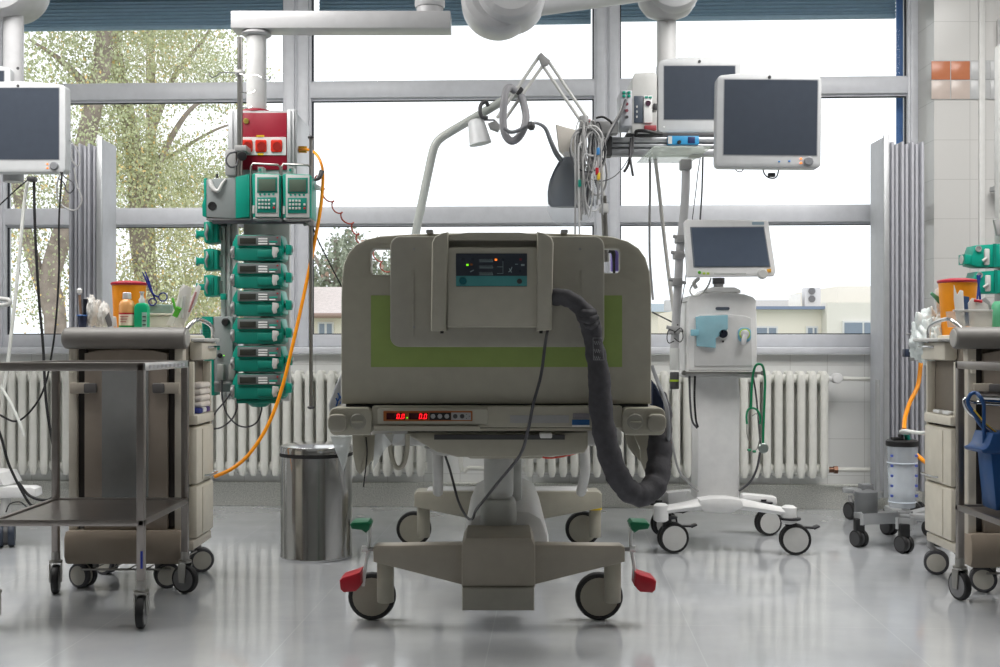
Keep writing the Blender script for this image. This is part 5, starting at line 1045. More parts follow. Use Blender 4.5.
P(MB().lathe([(.022, 0), (.022, .012), (.017, .02)], at(762, 274, dsn + .001), (0, -1, 0), 24), 'turn_knob', lgrey, v)
P(MB().box(X(767, dsn), X(771, dsn), dsn - .003, dsn, Z(272.5, dsn), Z(269, dsn), .001), 'orange_key', mat('key_orange', (214, 160, 60), .4), v)
P(MB().lathe([(.007, 0), (.006, .003)], at(699.5, 272.5, dsn), (0, -1, 0), 14), 'green_key', mat('key_green', (80, 160, 40), .4), v)
for px in (704, 708): P(MB().box(X(px - 1.2, dsn), X(px + 1.2, dsn), dsn - .003, dsn, Z(274.5, dsn), Z(272.5, dsn)), 'small_key', mat('lime_ring', (176, 206, 70), .4), v)
P(MB().box(X(714, dsn), X(746, dsn), dsn - .002, dsn, Z(274.2, dsn), Z(272.8, dsn)), 'legend_strip', lgrey, v); P(MB().box(X(752, dsn), X(764, dsn), dsn - .002, dsn, Z(224.8, dsn), Z(222, dsn)), 'legend_plate', mat('pale_blue2', (150, 170, 184), .4), v)
cable([(696, 288, 4.86), (694, 283, 4.85), (698, 279, 4.84), (697, 278, 4.84)], .009, lgrey, 'bulky pale plug and cable stub under the left corner of the ventilator screen')
cable([(711, 278, 4.84), (708, 286, 4.84), (702, 293, 4.82), (694, 296, 4.81), (690, 291, 4.81), (693, 284, 4.83), (697, 281, 4.84)], .004, lgrey, 'pale cable loop below the ventilator screen')
st = T('stethoscope', 'green stethoscope hanging from the right end of the ventilator rail', 'stethoscope', (X(757, 4.78), 4.78, Z(452, 4.78)))
sgm = mat('stetho_green', (0, 120, 78), .4); dq2 = 4.80
P(MB().tube(pw([(751, 408, dq2), (751.5, 392, dq2), (752.5, 378, dq2), (755, 367, dq2 - .02), (759, 364, dq2 - .03), (763, 367, dq2 - .02), (765, 380, dq2), (764.5, 400, dq2), (763.5, 425, dq2), (763, 444, dq2)]), .0052, 10, smooth=6), 'tubing', sgm, st)
P(MB().tube(pw([(747, 424, dq2), (746.5, 416, dq2), (748, 410, dq2), (752, 408, dq2), (757, 410, dq2), (760, 416, dq2), (760, 424, dq2)]), .0045, 10, smooth=6), 'yoke', sgm, st)
P(MB().tube(pw([(747, 424, dq2), (747, 434, dq2), (750, 444, dq2), (751, 449, dq2)]), .0022, 8, smooth=4), 'ear_tube', steel, st); P(MB().tube(pw([(752, 416, dq2), (757, 414, dq2), (760, 424, dq2), (760, 436, dq2), (757, 449, dq2), (750, 450, dq2)]), .0022, 8, smooth=4), 'ear_tube', steel, st)
for px, py in ((749, 450), (754, 451.5)): P(MB().lathe([(.001, -.008), (.006, -.002), (.005, .008)], at(px, py, dq2), (1, 0, 0), 10), 'ear_tip', sgm, st)
P(MB().lathe([(.020, 0), (.022, .003), (.022, .008), (.018, .012)], at(763, 448, dq2), (0, -1, 0), 24), 'chest_piece', mat('chest_steel', (140, 150, 146), .3, .6), st)
cable([(669, 425, 4.7), (678, 468, 4.72), (690, 484, 4.8), (698, 491, 4.85)], .005, cablel, 'pale cable sagging from the sleeve corner to the ventilator base')
cable([(760, 452, 4.86), (757, 468, 4.88), (750, 482, 4.9), (739, 491, 4.9)], .005, cablem, 'grey cable sagging from the stethoscope down to the ventilator base')
cable([(689.5, 376, 4.86), (690, 400, 4.86), (692, 420, 4.86), (697, 428, 4.88)], .0045, cablem, 'dark cable hanging left of the ventilator column, outer one')
cable([(695, 376, 4.86), (694.5, 400, 4.86), (696, 420, 4.87), (698, 427, 4.88)], .0045, black, 'black cable hanging left of the ventilator column, inner one')
cable([(753, 376, 4.88), (756, 395, 4.88), (758, 415, 4.88), (760, 440, 4.87), (761, 450, 4.87)], .004, cablem, 'dark cable hanging behind the stethoscope')
cable([(580, 452, 4.4), (565, 456, 4.3), (548, 458, 4.25), (534, 455, 4.2)], .0035, mat('wire_red', (200, 70, 50), .4), 'thin red wire sagging under the bed right of the column')

# ================================================================ CHROME BIN
db2 = 4.76; bx_ = X(314, 4.7)
bn = T('pedal_bin', 'shiny round steel waste bin on the floor left of the bed', 'bin', (bx_, db2, 0))
P(MB().lathe([(.148, .0), (.151, .004), (.151, .012), (.149, .016), (.149, .43), (.144, .432)], (bx_, db2, 0), (0, 0, 1), 56), 'bin_body', chrome2, bn)
P(MB().lathe([(.150, 0), (.153, .002), (.153, .012), (.150, .016)], (bx_, db2, .425), (0, 0, 1), 56), 'rubber_ring', black, bn)
P(MB().lathe([(.154, 0), (.154, .022), (.150, .028), (.120, .034), (.06, .038), (.01, .039)], (bx_, db2, .441), (0, 0, 1), 56), 'bin_lid', chrome2, bn)

# ================================================================ FOLDING SCREENS
def fscreen(x0, x1, sgn, label, zt, y0, zb_):
    t = T('folding_screen', label, 'screen', ((x0 + x1) / 2, y0 + .2, 0), 'folding screens standing by the window wall')
    n = 7; wdt = (x1 - x0) / n
    for k in range(n): P(MB().box(x0 + k * wdt + .002, x0 + (k + 1) * wdt - .006, y0 + .012 * (k % 2), y0 + .18, zb_, zt - .01 * (k % 2), .008), 'folding_panel', screenfab, t)
    xe = x1 + .006 if sgn > 0 else x0 - .034; xe2 = xe + sgn * .016
    P(MB().box(min(xe, xe2), max(xe, xe2), y0 - .05, y0 + .17, zb_ - .02, zt + .015, .004), 'end_panel', mat('screen_end', (188, 190, 196), .4), t)
    P(MB().box(min(xe, xe2) - .006, max(xe, xe2) + .006, y0 - .06, y0 - .045, zb_ - .02, zt + .022, .002), 'edge_strip', alu, t)
    return t
ls = fscreen(X(64, 5.6), X(97, 5.6), 1, 'grey folding privacy screen, folded shut, left side behind the cart and cables', Z(142, 5.62), 5.65, .14)
rs_ = fscreen(X(891, 5.75), X(926, 5.75), -1, 'grey folding privacy screen, folded shut, right side beside the tiled pier', Z(140, 5.72), 5.75, .14)
for t, xs2 in ((ls, (X(70, 5.5), X(100, 5.5))), (rs_, (X(850, 5.8), X(921, 5.7)))):
    P(MB().bar((xs2[0], 5.72, .135), (xs2[1], 5.76, .125), .06, .03, .01), 'foot_bar', alu, t)
    P(MB().bar((xs2[0] - .02, 5.86, .14), (xs2[1] - .06, 5.74, .125), .05, .03, .01), 'foot_bar', alu, t)
    for x in xs2: caster(t, x, 5.76, .045, .055, .35, hub=dgrey, twin=True, tm=black, ztop=.12)
P(MB().cyl((X(877, 5.65), 5.64, .12), (X(877, 5.65), 5.64, Z(380, 5.6)), .012), 'support_tube', alu, rs_)

# ================================================================ SUCTION TROLLEY
ds2 = 4.98
su = T('suction_trolley', 'low grey five-wheel trolley carrying the suction canister near the right cart', 'trolley', (X(903, ds2), ds2, 0))
cxs = X(905, ds2)
P(MB().cyl((cxs + .04, ds2 + .10, .10), (cxs + .04, ds2 + .10, .42), .018), 'mast', alu, su)
P(MB().lathe([(.03, 0), (.05, .01), (.05, .04), (.03, .05)], (cxs + .02, ds2 + .06, .085), (0, 0, 1), 20), 'hub', alu, su)
feet = [(859, 4.98), (904, 4.84), (889, 5.3), (931, 5.25), (940, 5.0)]
hb = Vector((cxs + .02, ds2 + .06, .125))
for px, dd in feet:
    e = Vector((X(px, dd), dd, .125)); P(MB().bar(hb, e, .05, .03, .01), 'foot_bar', mat('trolley_grey', (168, 170, 172), .45), su)
    w_ = caster(su, e.x, dd, .038, .05, .4, hub=dgrey, twin=True, tm=black); P(MB().box(e.x - .02, e.x + .02, dd - .02, dd + .02, .07, .125, .004), 'caster_socket', black, w_)
P(MB().lathe([(.045, 0), (.05, .008), (.05, .10), (.03, .115)], (X(866, 5.05), 5.05, .135), (0, 0, 1), 20).box(X(860, 5.05), X(872, 5.05), 5.02, 5.08, .21, .27, .004), 'grey_clamp', mat('clamp_grey', (120, 122, 124), .5), su)
ca = T('suction_canister', 'clear suction canister with black lid and two graduated sections on the suction trolley', 'canister', (X(902, 4.9), 4.9, Z(507, 4.9)))
cc = (X(902, 4.9), 4.9, Z(507, 4.9)); k_ = 4.9 / F
P(MB().lathe([(.052, 0), (.056, .004), (.064, 62 * k_), (.064, 64 * k_), (.058, 64 * k_)], cc, (0, 0, 1), 32), 'canister', mat('canister_clear', (214, 222, 230), .15, alpha=.42), ca)
P(MB().lathe([(.050, 0), (.053, .003), (.059, 26 * k_), (.04, 27 * k_)], (cc[0], cc[1], Z(494, 4.9)), (0, 0, 1), 28), 'inner_liner', mat('liner_white', (232, 236, 240), .4, alpha=.85), ca)
P(MB().lathe([(.066, 0), (.068, .004), (.068, .022), (.060, .028), (.02, .03)], (cc[0], cc[1], Z(446, 4.9)), (0, 0, 1), 32), 'black_lid', black, ca)
P(MB().box(cc[0] - .05, cc[0] - .015, 4.86, 4.90, Z(440, 4.9), Z(436.5, 4.9), .004).box(cc[0] - .02, cc[0] - .005, 4.86, 4.90, Z(440, 4.9), Z(434, 4.9), .004), 'lid_latch', black, ca)
P(MB().cyl((cc[0] + .02, 4.88, Z(441, 4.9)), (cc[0] + .012, 4.88, Z(434, 4.9)), .012, seg=12), 'green_spout', teald, ca)
for py in (463, 502): P(MB().lathe([(.0635 - (py > 480) * .005, 0), (.0655 - (py > 480) * .005, .002), (.0635 - (py > 480) * .005, .005)], (cc[0], cc[1], Z(py, 4.9)), (0, 0, 1), 32), 'band', mat('canister_rim', (190, 198, 208), .3), ca)
g = MB()
for s_, x_ in ((0, 889.5), (1, 914)):
    for j in range(5): 
        g = MB(); g.box(X(x_, 4.85), X(x_ + 2.6, 4.85), 4.835, 4.84, Z(457 + j * 10, 4.84), Z(454.5 + j * 10, 4.84)); P(g, 'scale_mark', mat('scale_blue', (84, 100, 180), .4), ca)
cable([(909, 433, 4.86), (901, 432, 4.87), (905, 431, 4.84), (922, 433, 4.7), (931, 430, 4.55), (938, 426, 4.45)], .008, mat('tube_milky', (214, 216, 212), .4), 'milky white suction tube running from the canister lid to the right cart', 'suction_tube', 'tube')
cable([(921, 361, 5.3), (918, 385, 5.25), (910, 402, 5.2), (905, 418, 5.1), (904, 430, 5.0)], .010, ohose, 'yellow-orange hose coming down to the suction canister lid from the wall outlet', 'gas_hose', 'hose')
cable([(917, 455, 5.05), (925, 462, 5.0), (935, 468, 4.9), (945, 474, 4.8)], .0095, ohose, 'short yellow-orange hose emerging right of the canister', 'gas_hose', 'hose')
ho = T('wall_outlet', 'grey and navy gas outlet block with yellow hose by the right folding screen', 'gas outlet', (X(917, 5.2), 5.2, Z(362, 5.2)))
P(MB().box(X(914, 5.2), X(920, 5.2), 5.2, 5.26, Z(361, 5.2), Z(345, 5.2), .004), 'block', greyp, ho); P(MB().box(X(905, 5.2), X(914, 5.2), 5.2, 5.24, Z(357, 5.2), Z(349, 5.2), .004).cyl(at(920, 352, 5.22), at(932, 352, 5.22), .01), 'side_knobs', mat('navy_plastic', (46, 54, 74), .4), ho)
P(MB().cyl(at(917, 345, 5.24), at(917, 334, 5.24), .006).bar(at(906, 334, 5.24), at(925, 334, 5.24), .02, .006, .002), 'hanger', greyp, ho)
# ================================================================ PROCEDURE CARTS
bulge = mat('cart_bulge', (150, 138, 124), .5)
shade_rec = mat('recess_shade', (52, 48, 46), .6)  # near-black colour carries the shade inside the cart recess
smoke = mat('smoked_panel', (150, 152, 152), .2, alpha=.6)
def cart(label, x0, x1, y0, y1, sgn, tray_label):
    """sgn = +1: drawers on the right-hand side, -1: on the left-hand side"""
    t = T('procedure_cart', label, 'cart', ((x0 + x1) / 2, (y0 + y1) / 2, 0), 'procedure carts with drawers')
    w_ = x1 - x0; xm = (x0 + x1) / 2; oh = .010 if sgn > 0 else .046
    P(MB().box(x0 + .035, x1 - .035, y0 + .05, y1, .20, .90, .006), 'cart_body', cartm, t)
    for a in (x0 + .004, x1 - .036): P(MB().box(a, a + .032, y0 + .005, y0 + .05, .20, .885, .006), 'corner_post', mat('post_cream', (196, 190, 178), .4), t)
    for a in (x0 + .036, x1 - .062): P(MB().box(a, a + .026, y0 + .022, y0 + .055, .22, .880, .002), 'shaded_channel', shade_rec, t)
    P(MB().plate([(x0 + .062, .215), (x1 - .062, .215), (x1 - .062, .862), (xm + .1, .874), (xm, .878), (xm - .1, .874), (x0 + .062, .862)], y0 + .006, y0 + .052, .005), 'back_panel', cartm, t)
    P(MB().box(xm - .085, xm + .085, y0 - .004, y0 + .004, .26, .80, .002), 'smoked_strip', smoke, t)
    for s_ in (-1, 1):
        a = xm + s_ * .165; P(MB().box(a - .035, a + .035, y0 - .010, y0 + .006, .715, .755, .004), 'bracket', mat('bracket_taupe', (170, 162, 150), .5), t)
        a = xm + s_ * .125; P(MB().box(a - .022, a + .022, y0 - .018, y0 + .006, .717, .753, .006), 'bracket_grip', mat('grip_dark', (92, 90, 90), .5), t)
        a = xm + s_ * .198; P(MB().plate(rrect(a - .008, a + .008, .79, .84, .006), y0 - .004, y0 + .01, .002), 'white_catch', cartl, t)
    pr_ = [(y0 - .02, .215), (y0 - .035, .19), (y0 - .035, .12), (y0 - .02, .095), (y0 + .06, .095), (y0 + .06, .215)]
    P(MB().plate([(p, q) for p, q in pr_], x0 + .0, x1 - .0, .012, axis='x'), 'lower_bumper', bulge, t)
    g = MB()
    for k in range(5): g.tube([(x0 + .1 + k * .065, y0 - .02, .075), (x0 + .14 + k * .065, y1 - .02, .085)], .003, 6)
    g.tube([(x0 + .06, y0 - .02, .075), (x1 - .04, y0 - .02, .075)], .004, 6); g.tube([(x0 + .08, y1 - .02, .085), (x1 - .04, y1 - .02, .085)], .004, 6)
    P(g, 'wire_rack', steel, t)
    for a in (x0 + .1, x1 - .1): P(MB().cyl((a, y0 + .02, .075), (a, y0 + .02, .10), .012, seg=10), 'rack_stub', greyp, t)
    # rolled handle bar on top
    P(MB().lathe([(.034, 0), (.038, .004), (.040, .012), (.040, w_ + oh * 2 - .012), (.040, w_ + oh * 2 - .004), (.036, w_ + oh * 2)], (x0 - oh, y0 + .01, .918), (1, 0, 0), 28), 'handle_bar', cartg, t)
    for a in (x0 - oh, x1 + oh): P(MB().lathe([(.033, 0), (.030, .003)], (a, y0 + .01, .918), (1 if a > xm else -1, 0, 0), 24), 'bar_end', mat('bar_end_grey', (166, 164, 160), .4), t)
    P(MB().box(x0 + .01, x1 - .01, y0 + .03, y1 + .02, .90, .93, .008), 'top_plate', cartl, t)
    # drawer side
    xs = x1 if sgn > 0 else x0
    def bx(a, b, y_0, y_1, z0, z1, bev, nm, m, par=t): return P(MB().box(min(xs + sgn * a, xs + sgn * b), max(xs + sgn * a, xs + sgn * b), y_0, y_1, z0, z1, bev), nm, m, par)
    bx(-.036, -.012, y0 + .06, y1, .20, .90, .004, 'side_frame', mat('recess_taupe', (120, 112, 102), .6))
    bx(-.012, .02, y0 + .06, y0 + .075, .63, .83, .002, 'shelf_cheek', cartl); bx(-.012, .02, y1 - .012, y1, .2, .83, .002, 'shelf_cheek', cartl)
    bx(-.012, .034, y0 + .07, y1 - .01, .595, .632, .008, 'open_shelf', cartl)
    dr_ = bx(-.012, .040, y0 + .11, y1 + .01, .835, .905, .012, 'top_drawer', cartl)
    P(MB().tube([(xs + sgn * .040, y1 - .13, .885), (xs + sgn * .055, y1 - .12, .886), (xs + sgn * .055, y1 - .02, .886), (xs + sgn * .040, y1 - .01, .885)], .004, 8), 'drawer_handle', chrome, dr_)
    for z0, z1, zz in ((.37, .585, .395), (.17, .365, .345)):
        q = bx(-.012, .028, y0 + .08, y1 + .0, z0, z1, .010, 'drawer', cartl)
        P(MB().box(min(xs + sgn * .028, xs + sgn * .032), max(xs + sgn * .028, xs + sgn * .032), y0 + .15, y1 - .02, z0 + .01, z1 - .01, .002), 'drawer_inset', cartl, q)
        if z0 > .3: P(MB().tube([(xs + sgn * .030, y1 - .15, zz), (xs + sgn * .046, y1 - .14, zz), (xs + sgn * .046, y1 - .02, zz), (xs + sgn * .030, y1 - .01, zz)], .004, 8), 'drawer_handle', chrome, q)
    bx(-.03, .02, y0 + .06, y1, .13, .165, .006, 'bottom_rail', mat('post_cream', (196, 190, 178), .4))
    P(MB().tube([(xs - sgn * .02, y0 + .08, .945), (xs + sgn * .01, y0 + .12, .985), (xs + sgn * .022, y0 + .18, .985), (xs + sgn * .04, y0 + .25, .96), (xs + sgn * .04, y0 + .26, .90)], .008, 10, smooth=6), 'push_handle', chrome, t)
    P(MB().box(min(xs, xs + sgn * .07), max(xs, xs + sgn * .05), y0 + .09, y1 + .01, .905, .918, .004), 'side_ledge', lgrey, t)
    for x, y, a in ((x0 + .05, y0 + .03, 1.15), (x1 - .07, y0 + .03, 1.95), (x1 - .02, y1 + .0, 1.95), (x0 + .05, y1 - .05, 1.3)):
        if sgn < 0: x = x0 + x1 - x; a = PI - a
        caster(t, x, y, .047, .055, a, hub=hubm, twin=True, ztop=.13, fork=greyp, tm=mat('caster_grey', (74, 74, 78), .5))
    return t
LX0, LX1, LY0, LY1 = X(65.5, 4.12), -1.158, 4.13, 4.45
c1 = cart('taupe drawer cart behind the steel table on the left, bottles and orange bin on top', LX0, LX1, LY0, LY1, 1, '')
RX0 = 1.682
c2 = cart('taupe drawer cart at the right edge of the photo, tall orange sharps bin on top', RX0, RX0 + .44, 4.06, 4.40, -1, '')
# ---------------------------------------------------------------- steel instrument tables
def table(label, x0, x1, y0, y1, H, zs_, sx_):
    t = T('instrument_table', label, 'table', ((x0 + x1) / 2, (y0 + y1) / 2, 0), 'stainless instrument tables')
    st_ = mat('table_steel', (150, 144, 140), .32, .85); w_ = .024
    for nm, z, th in (('table_top', H, .026), ('lower_shelf', zs_, .020)):
        P(MB().box(x0 + w_, x1 - w_, y0 + w_, y1 - w_, z - .012, z - .006), nm, st_, t)
        for a in ((x0, x1, y0, y0 + w_ * .8), (x0, x1, y1 - w_ * .8, y1), (x0, x0 + w_ * .8, y0, y1), (x1 - w_ * .8, x1, y0, y1)):
            P(MB().box(*a, z - th, z, .002), 'side_rail', st_, t)
    for x in (x0, x1 - w_):
        for y in (y0, y1 - w_):
            lg_ = P(MB().box(x, x + w_, y, y + w_, .145, H - .004, .003), 'leg', st_, t)
    return t, st_
t1, st_ = table('square stainless steel instrument table on casters at the front left', -1.61, -1.121, 3.55, 4.07, .838, .343, 1)
P(MB().box(-1.125, -1.1195, 3.56, 4.05, .812, .836, .001), 'label_rail', mat('rail_bright', (214, 214, 214), .25, .5), t1)
g = MB(); 
for k in range(9): g.box(-1.1197, -1.1188, 3.60 + k * .047, 3.60 + k * .047 + .028, .818, .829)
P(g, 'rail_marks', mat('marks_grey', (150, 150, 156), .5), t1)
P(MB().box(-1.131, -1.124, 3.547, 3.551, .19, .245), 'blue_sticker', mat('sticker_blue', (30, 50, 150), .5), t1)
for x, y, a in ((-1.133, 3.562, .15), (-1.133, 4.058, 1.2), (-1.598, 4.058, .25), (-1.598, 3.562, .4)):
    caster(t1, x, y, .052, .026, a, hub=mat('hub_grey', (120, 120, 122), .4), twin=False, ztop=.15, fork=steel, tm=black)
t2, _ = table('stainless steel instrument table cut off by the right edge, blue basket hung on it', 1.598, 2.09, 3.45, 3.96, .836, .335, 1)
for x, y, a in ((1.61, 3.95, .25), (2.078, 3.95, .6), (1.61, 3.462, .5), (2.078, 3.462, .2)):
    caster(t2, x, y, .052, .026, a, hub=mat('hub_grey', (120, 120, 122), .4), twin=False, ztop=.15, fork=steel, tm=black)
# chrome hanger rail with blue hook and basket
dh_ = 3.75
hr = T('hanger_rail', 'bent chrome hanger tube on the right table holding the blue basket', 'rail', (X(985, dh_), dh_, Z(432, dh_)))
P(MB().tube(pw([(1080, 399, dh_), (1000, 397.5, dh_), (978, 396.5, dh_)]), .018, 14), 'thick_tube', chrome, hr)
P(MB().tube(pw([(1080, 405, dh_ + .02), (1000, 404.5, dh_ + .02), (972, 402, dh_ + .02), (965, 399, dh_ + .02), (964, 403, dh_ + .02), (968, 411, dh_ + .02), (980, 421, dh_ + .02), (1000, 434, dh_ + .02), (1040, 460, dh_ + .02)]), .0055, 10, smooth=6), 'thin_wire', chrome, hr)
bb = T('blue_basket', 'blue plastic basket with rim hanging at the right edge of the photo', 'basket', (X(1005, dh_), dh_, Z(512, dh_)))
P(MB().plate(ppoly([(990, 446), (1060, 446), (1050, 508), (998, 511), (996, 509)], dh_ - .05)[::-1], dh_ - .05, dh_ + .06, .008), 'basket_body', bluep, bb)
P(MB().plate(ppoly([(980, 450), (985, 448), (988, 444), (992, 433), (1065, 433), (1065, 450), (993, 454), (982, 453)], dh_ - .06)[::-1], dh_ - .07, dh_ + .075, .005), 'basket_rim', mat('blue_rim', (22, 66, 118), .4), bb)
P(MB().tube(pw([(984, 444, dh_ - .02), (984, 405, dh_ - .02)]), .006, 8).tube(pw([(984, 405, dh_ - .02), (981, 398, dh_ - .02), (976, 393, dh_), (971, 394, dh_), (968, 400, dh_), (969, 406, dh_), (973, 412, dh_ - .01), (980, 424, dh_ - .01), (988, 432, dh_ - .01)]), .0065, 10, smooth=6), 'hook', mat('blue_rim', (22, 66, 118), .4), bb)
P(MB().tube(pw([(974, 410, dh_ - .015), (986, 424, dh_ - .015), (998, 434, dh_ - .015)]), .003, 8), 'yellow_cord', mat('cord_yellow', (214, 176, 60), .5), bb)

# ================================================================ ON THE LEFT CART
ZT_ = .932
def on(px, py0, d): return (X(px, d), d, ZT_)
def bucket(label, px0, px1, pxb0, pxb1, pt, d, zb_, fill=None):
    t = T('sharps_bin', label, 'sharps bin', ((X(px0, d) + X(px1, d)) / 2, d, zb_)); cx_ = (X(px0, d) + X(px1, d)) / 2; r1 = (X(px1, d) - X(px0, d)) / 2; r0 = (X(pxb1, d) - X(pxb0, d)) / 2; H = Z(pt, d) - zb_
    P(MB().lathe([(r0 * .95, 0), (r0, .004), (r1 * .93, H - .02), (r1 * .9, H - .018)], (cx_, d, zb_), (0, 0, 1), 36), 'bin_body', orange, t)
    P(MB().lathe([(r1 * .95, 0), (r1, .003), (r1, .009), (r1 * .96, .012), (r1 * .5, .018), (.01, .018)], (cx_, d, zb_ + H - .02), (0, 0, 1), 36), 'red_lid', mat('lid_red', (160, 30, 50), .4), t)
    return t, cx_
bb1, cx_ = bucket('orange sharps bin with red lid behind the bottles on the left cart', 111.5, 147, 115, 144, 280.5, 4.38, ZT_)
P(MB().lathe([(.0535, 0), (.0555, .07)], (cx_, 4.38, ZT_ + .03), (0, 0, 1), 36, 1.03, 1.03), 'label_band', mat('label_pinkish', (236, 176, 130), .5), bb1)
d = 4.24
b1 = T('disinfectant_bottle', 'clear orange-tinted bottle with white cap and red-striped label, green liquid at the bottom', 'bottle', on(127, 0, d))
cx_ = X(127, d); k = d / F
P(MB().lathe([(.026, 0), (.029, .004), (.029, 29 * k), (.024, 33 * k), (.013, 35.5 * k), (.013, 37 * k)], (cx_, d, ZT_), (0, 0, 1), 28), 'bottle_body', mat('bottle_amber', (226, 170, 110), .2, alpha=.8), b1)
P(MB().lathe([(.015, 0), (.016, .002), (.0155, 6 * k), (.012, 6.6 * k)], (cx_, d, ZT_ + 35.4 * k), (0, 0, 1), 20), 'cap', whitep, b1)
P(MB().lathe([(.0295, 0), (.0295, 12 * k)], (cx_, d, ZT_ + 9 * k), (0, 0, 1), 28), 'label', mat('label_cream', (232, 220, 200), .5), b1)
P(MB().lathe([(.0298, 0), (.0298, 1.6 * k)], (cx_, d, ZT_ + 20 * k), (0, 0, 1), 28), 'red_stripe', redp, b1)
P(MB().lathe([(.0297, 0), (.0297, 8.4 * k)], (cx_, d, ZT_ + .5 * k), (0, 0, 1), 28), 'green_base', mat('liquid_green', (20, 130, 60), .3), b1)
g = MB(); yy = d - .0302
for i in range(3): g.box(cx_ - .016, cx_ + .014 - i * .004, yy, yy + .004, ZT_ + (17.5 - i * 2.6) * k, ZT_ + (18.1 - i * 2.6) * k)
P(g, 'label_lines', mat('ink_red', (176, 80, 80), .5), b1)
b2 = T('spray_bottle', 'green spray bottle with clear nozzle beside the clear bottle on the left cart', 'bottle', on(142, 0, d)); cx_ = X(142, d)
P(MB().plate([(p, q + ZT_) for p, q in [(cx_ - .026, .001), (cx_ + .026, .001), (cx_ + .026, 27 * k), (cx_ + .02, 30 * k), (cx_ + .011, 31.5 * k), (cx_ - .011, 31.5 * k), (cx_ - .02, 30 * k), (cx_ - .026, 27 * k)]], d - .018, d + .018, .006), 'bottle_body', mat('bottle_green', (20, 170, 120), .3), b2)
P(MB().lathe([(.012, 0), (.012, 4 * k), (.007, 6 * k), (.006, 10 * k), (.009, 10.5 * k), (.009, 12 * k)], (cx_, d, ZT_ + 31 * k), (0, 0, 1), 16), 'spray_nozzle', mat('nozzle_clear', (206, 210, 210), .3, alpha=.85), b2)
P(MB().box(cx_ + .006, cx_ + .024, d - .021, d - .017, ZT_ + 2 * k, ZT_ + 22 * k), 'pale_label', mat('label_palegreen', (150, 190, 176), .5), b2)
g = MB()
for i in range(4): g.box(cx_ + .009, cx_ + .021, d - .0225, d - .0205, ZT_ + (5 + i * 4) * k, ZT_ + (6.2 + i * 4) * k)
P(g, 'label_lines', dgrey, b2)
fz = T('forceps', 'blue ring-handled forceps leaning out of the plastic box on the left cart', 'forceps', (X(155, 4.3), 4.3, ZT_ + .05))
fm = mat('forceps_blue', (24, 36, 120), .4); d = 4.30
P(MB().tube(pw([(142.5, 272, d), (147, 282, d), (153, 294, d), (159, 297, d)]), [.002, .004, .004, .003], 8, smooth=4).tube(pw([(163 + 4.2 * math.cos(a), 297 + 4.2 * math.sin(a), d) for a in [2 * PI * i / 14 for i in range(15)]]), .0026, 8), 'forceps_half', fm, fz)
P(MB().tube(pw([(145, 271.5, d + .006), (149, 282, d + .006), (152, 292, d + .006), (155, 299, d + .006)]), [.002, .004, .004, .003], 8, smooth=4).tube(pw([(152.5 + 3.8 * math.cos(a), 302 + 3.4 * math.sin(a), d + .006) for a in [2 * PI * i / 14 for i in range(15)]]), .0026, 8), 'forceps_half', fm, fz)
d = 4.36
cb = T('storage_box', 'clear plastic box with pale green lid beside the spray bottle on the left cart', 'box', on(161, 0, d))
P(MB().plate([(X(a, d), ZT_ + b * d / F) for a, b in ((150, 0), (173, 0), (174.5, 19), (148.5, 19))], d - .05, d + .06, .004), 'box_body', mat('box_cream', (220, 216, 204), .4, alpha=.75), cb)
P(MB().box(X(148, d), X(175.5, d), d - .055, d + .065, ZT_ + 19 * d / F, ZT_ + 21 * d / F, .003), 'box_rim', cartl, cb)
P(MB().box(X(149, d), X(175, d), d - .05, d + .06, ZT_ + 21 * d / F, ZT_ + 30 * d / F, .006), 'box_lid', mat('lid_aqua', (150, 178, 170), .3, alpha=.7), cb)
d = 4.26; solo(MB().plate([(X(a, d), ZT_ + b * d / F) for a, b in ((159, 0), (170, 0), (170, 5), (159, 5))], d - .02, d + .03, .003), 'small_carton', mat('carton_grey', (190, 184, 176), .6), 'small grey carton in front of the clear box on the left cart', 'carton')
rk = random.Random(21)
def crumple(px0, px1, py0, py1, d, n, seed, th=.05):
    from mathutils import noise
    g = MB(); bmesh.ops.create_icosphere(g.bm, subdivisions=5 if px1 - px0 > 20 else 4, radius=1)
    cx_, cz_ = X((px0 + px1) / 2, d), Z((py0 + py1) / 2, d); rx, rz = (X(px1, d) - X(px0, d)) / 2, (Z(py0, d) - Z(py1, d)) / 2
    for v_ in g.bm.verts:
        p = v_.co.copy(); o_ = Vector((seed * 3.1, seed * 1.7, 0))
        c_ = noise.voronoi(p * 2.1 + o_)[0]; c2_ = noise.voronoi(p * 4.5 + o_)[0]
        f = .88 + .42 * (c_[1] - c_[0]) + .16 * (c2_[1] - c2_[0]) + .14 * noise.noise(p * 1.5 + o_)
        v_.co = Vector((cx_ + p.x * rx * f, d + p.y * th * f, cz_ + p.z * rz * f))
    return g
def packet(pts, d, m, label, name='wrapped_syringe', inner=None, cat='packet'):
    t = T(name, label, cat, (X(pts[0][0], d), d, Z(pts[0][1], d)))
    P(MB().plate(ppoly(pts, d)[::-1], d - .003, d + .003, .001), 'wrapper', m, t)
    if inner: P(MB().tube(pw([(a, b, d - .004) for a, b in inner[0]]), inner[1], 8), inner[3], inner[2], t)
    return t
clr = mat('wrapper_clear', (216, 214, 210), .3, alpha=.7, bump=.4); clr2 = mat('wrapper_white', (228, 226, 222), .5, alpha=.9, bump=.4)
packet([(178, 327), (174, 326), (180, 292), (186, 285), (192, 288), (190, 300), (184, 327)], 4.25, clr, 'clear-wrapped syringe pack standing upright at the right end of the left cart', inner=([(181, 318), (184, 296)], .008, lgrey, 'syringe'))
packet([(183, 327), (179, 326), (190, 300), (198, 284), (201, 287), (196, 303)], 4.28, clr2, 'white wrapped pack leaning right on the right end of the left cart', inner=([(189, 312), (196, 292)], .004, mat('pinkish', (180, 130, 130), .5), 'pink_line'))
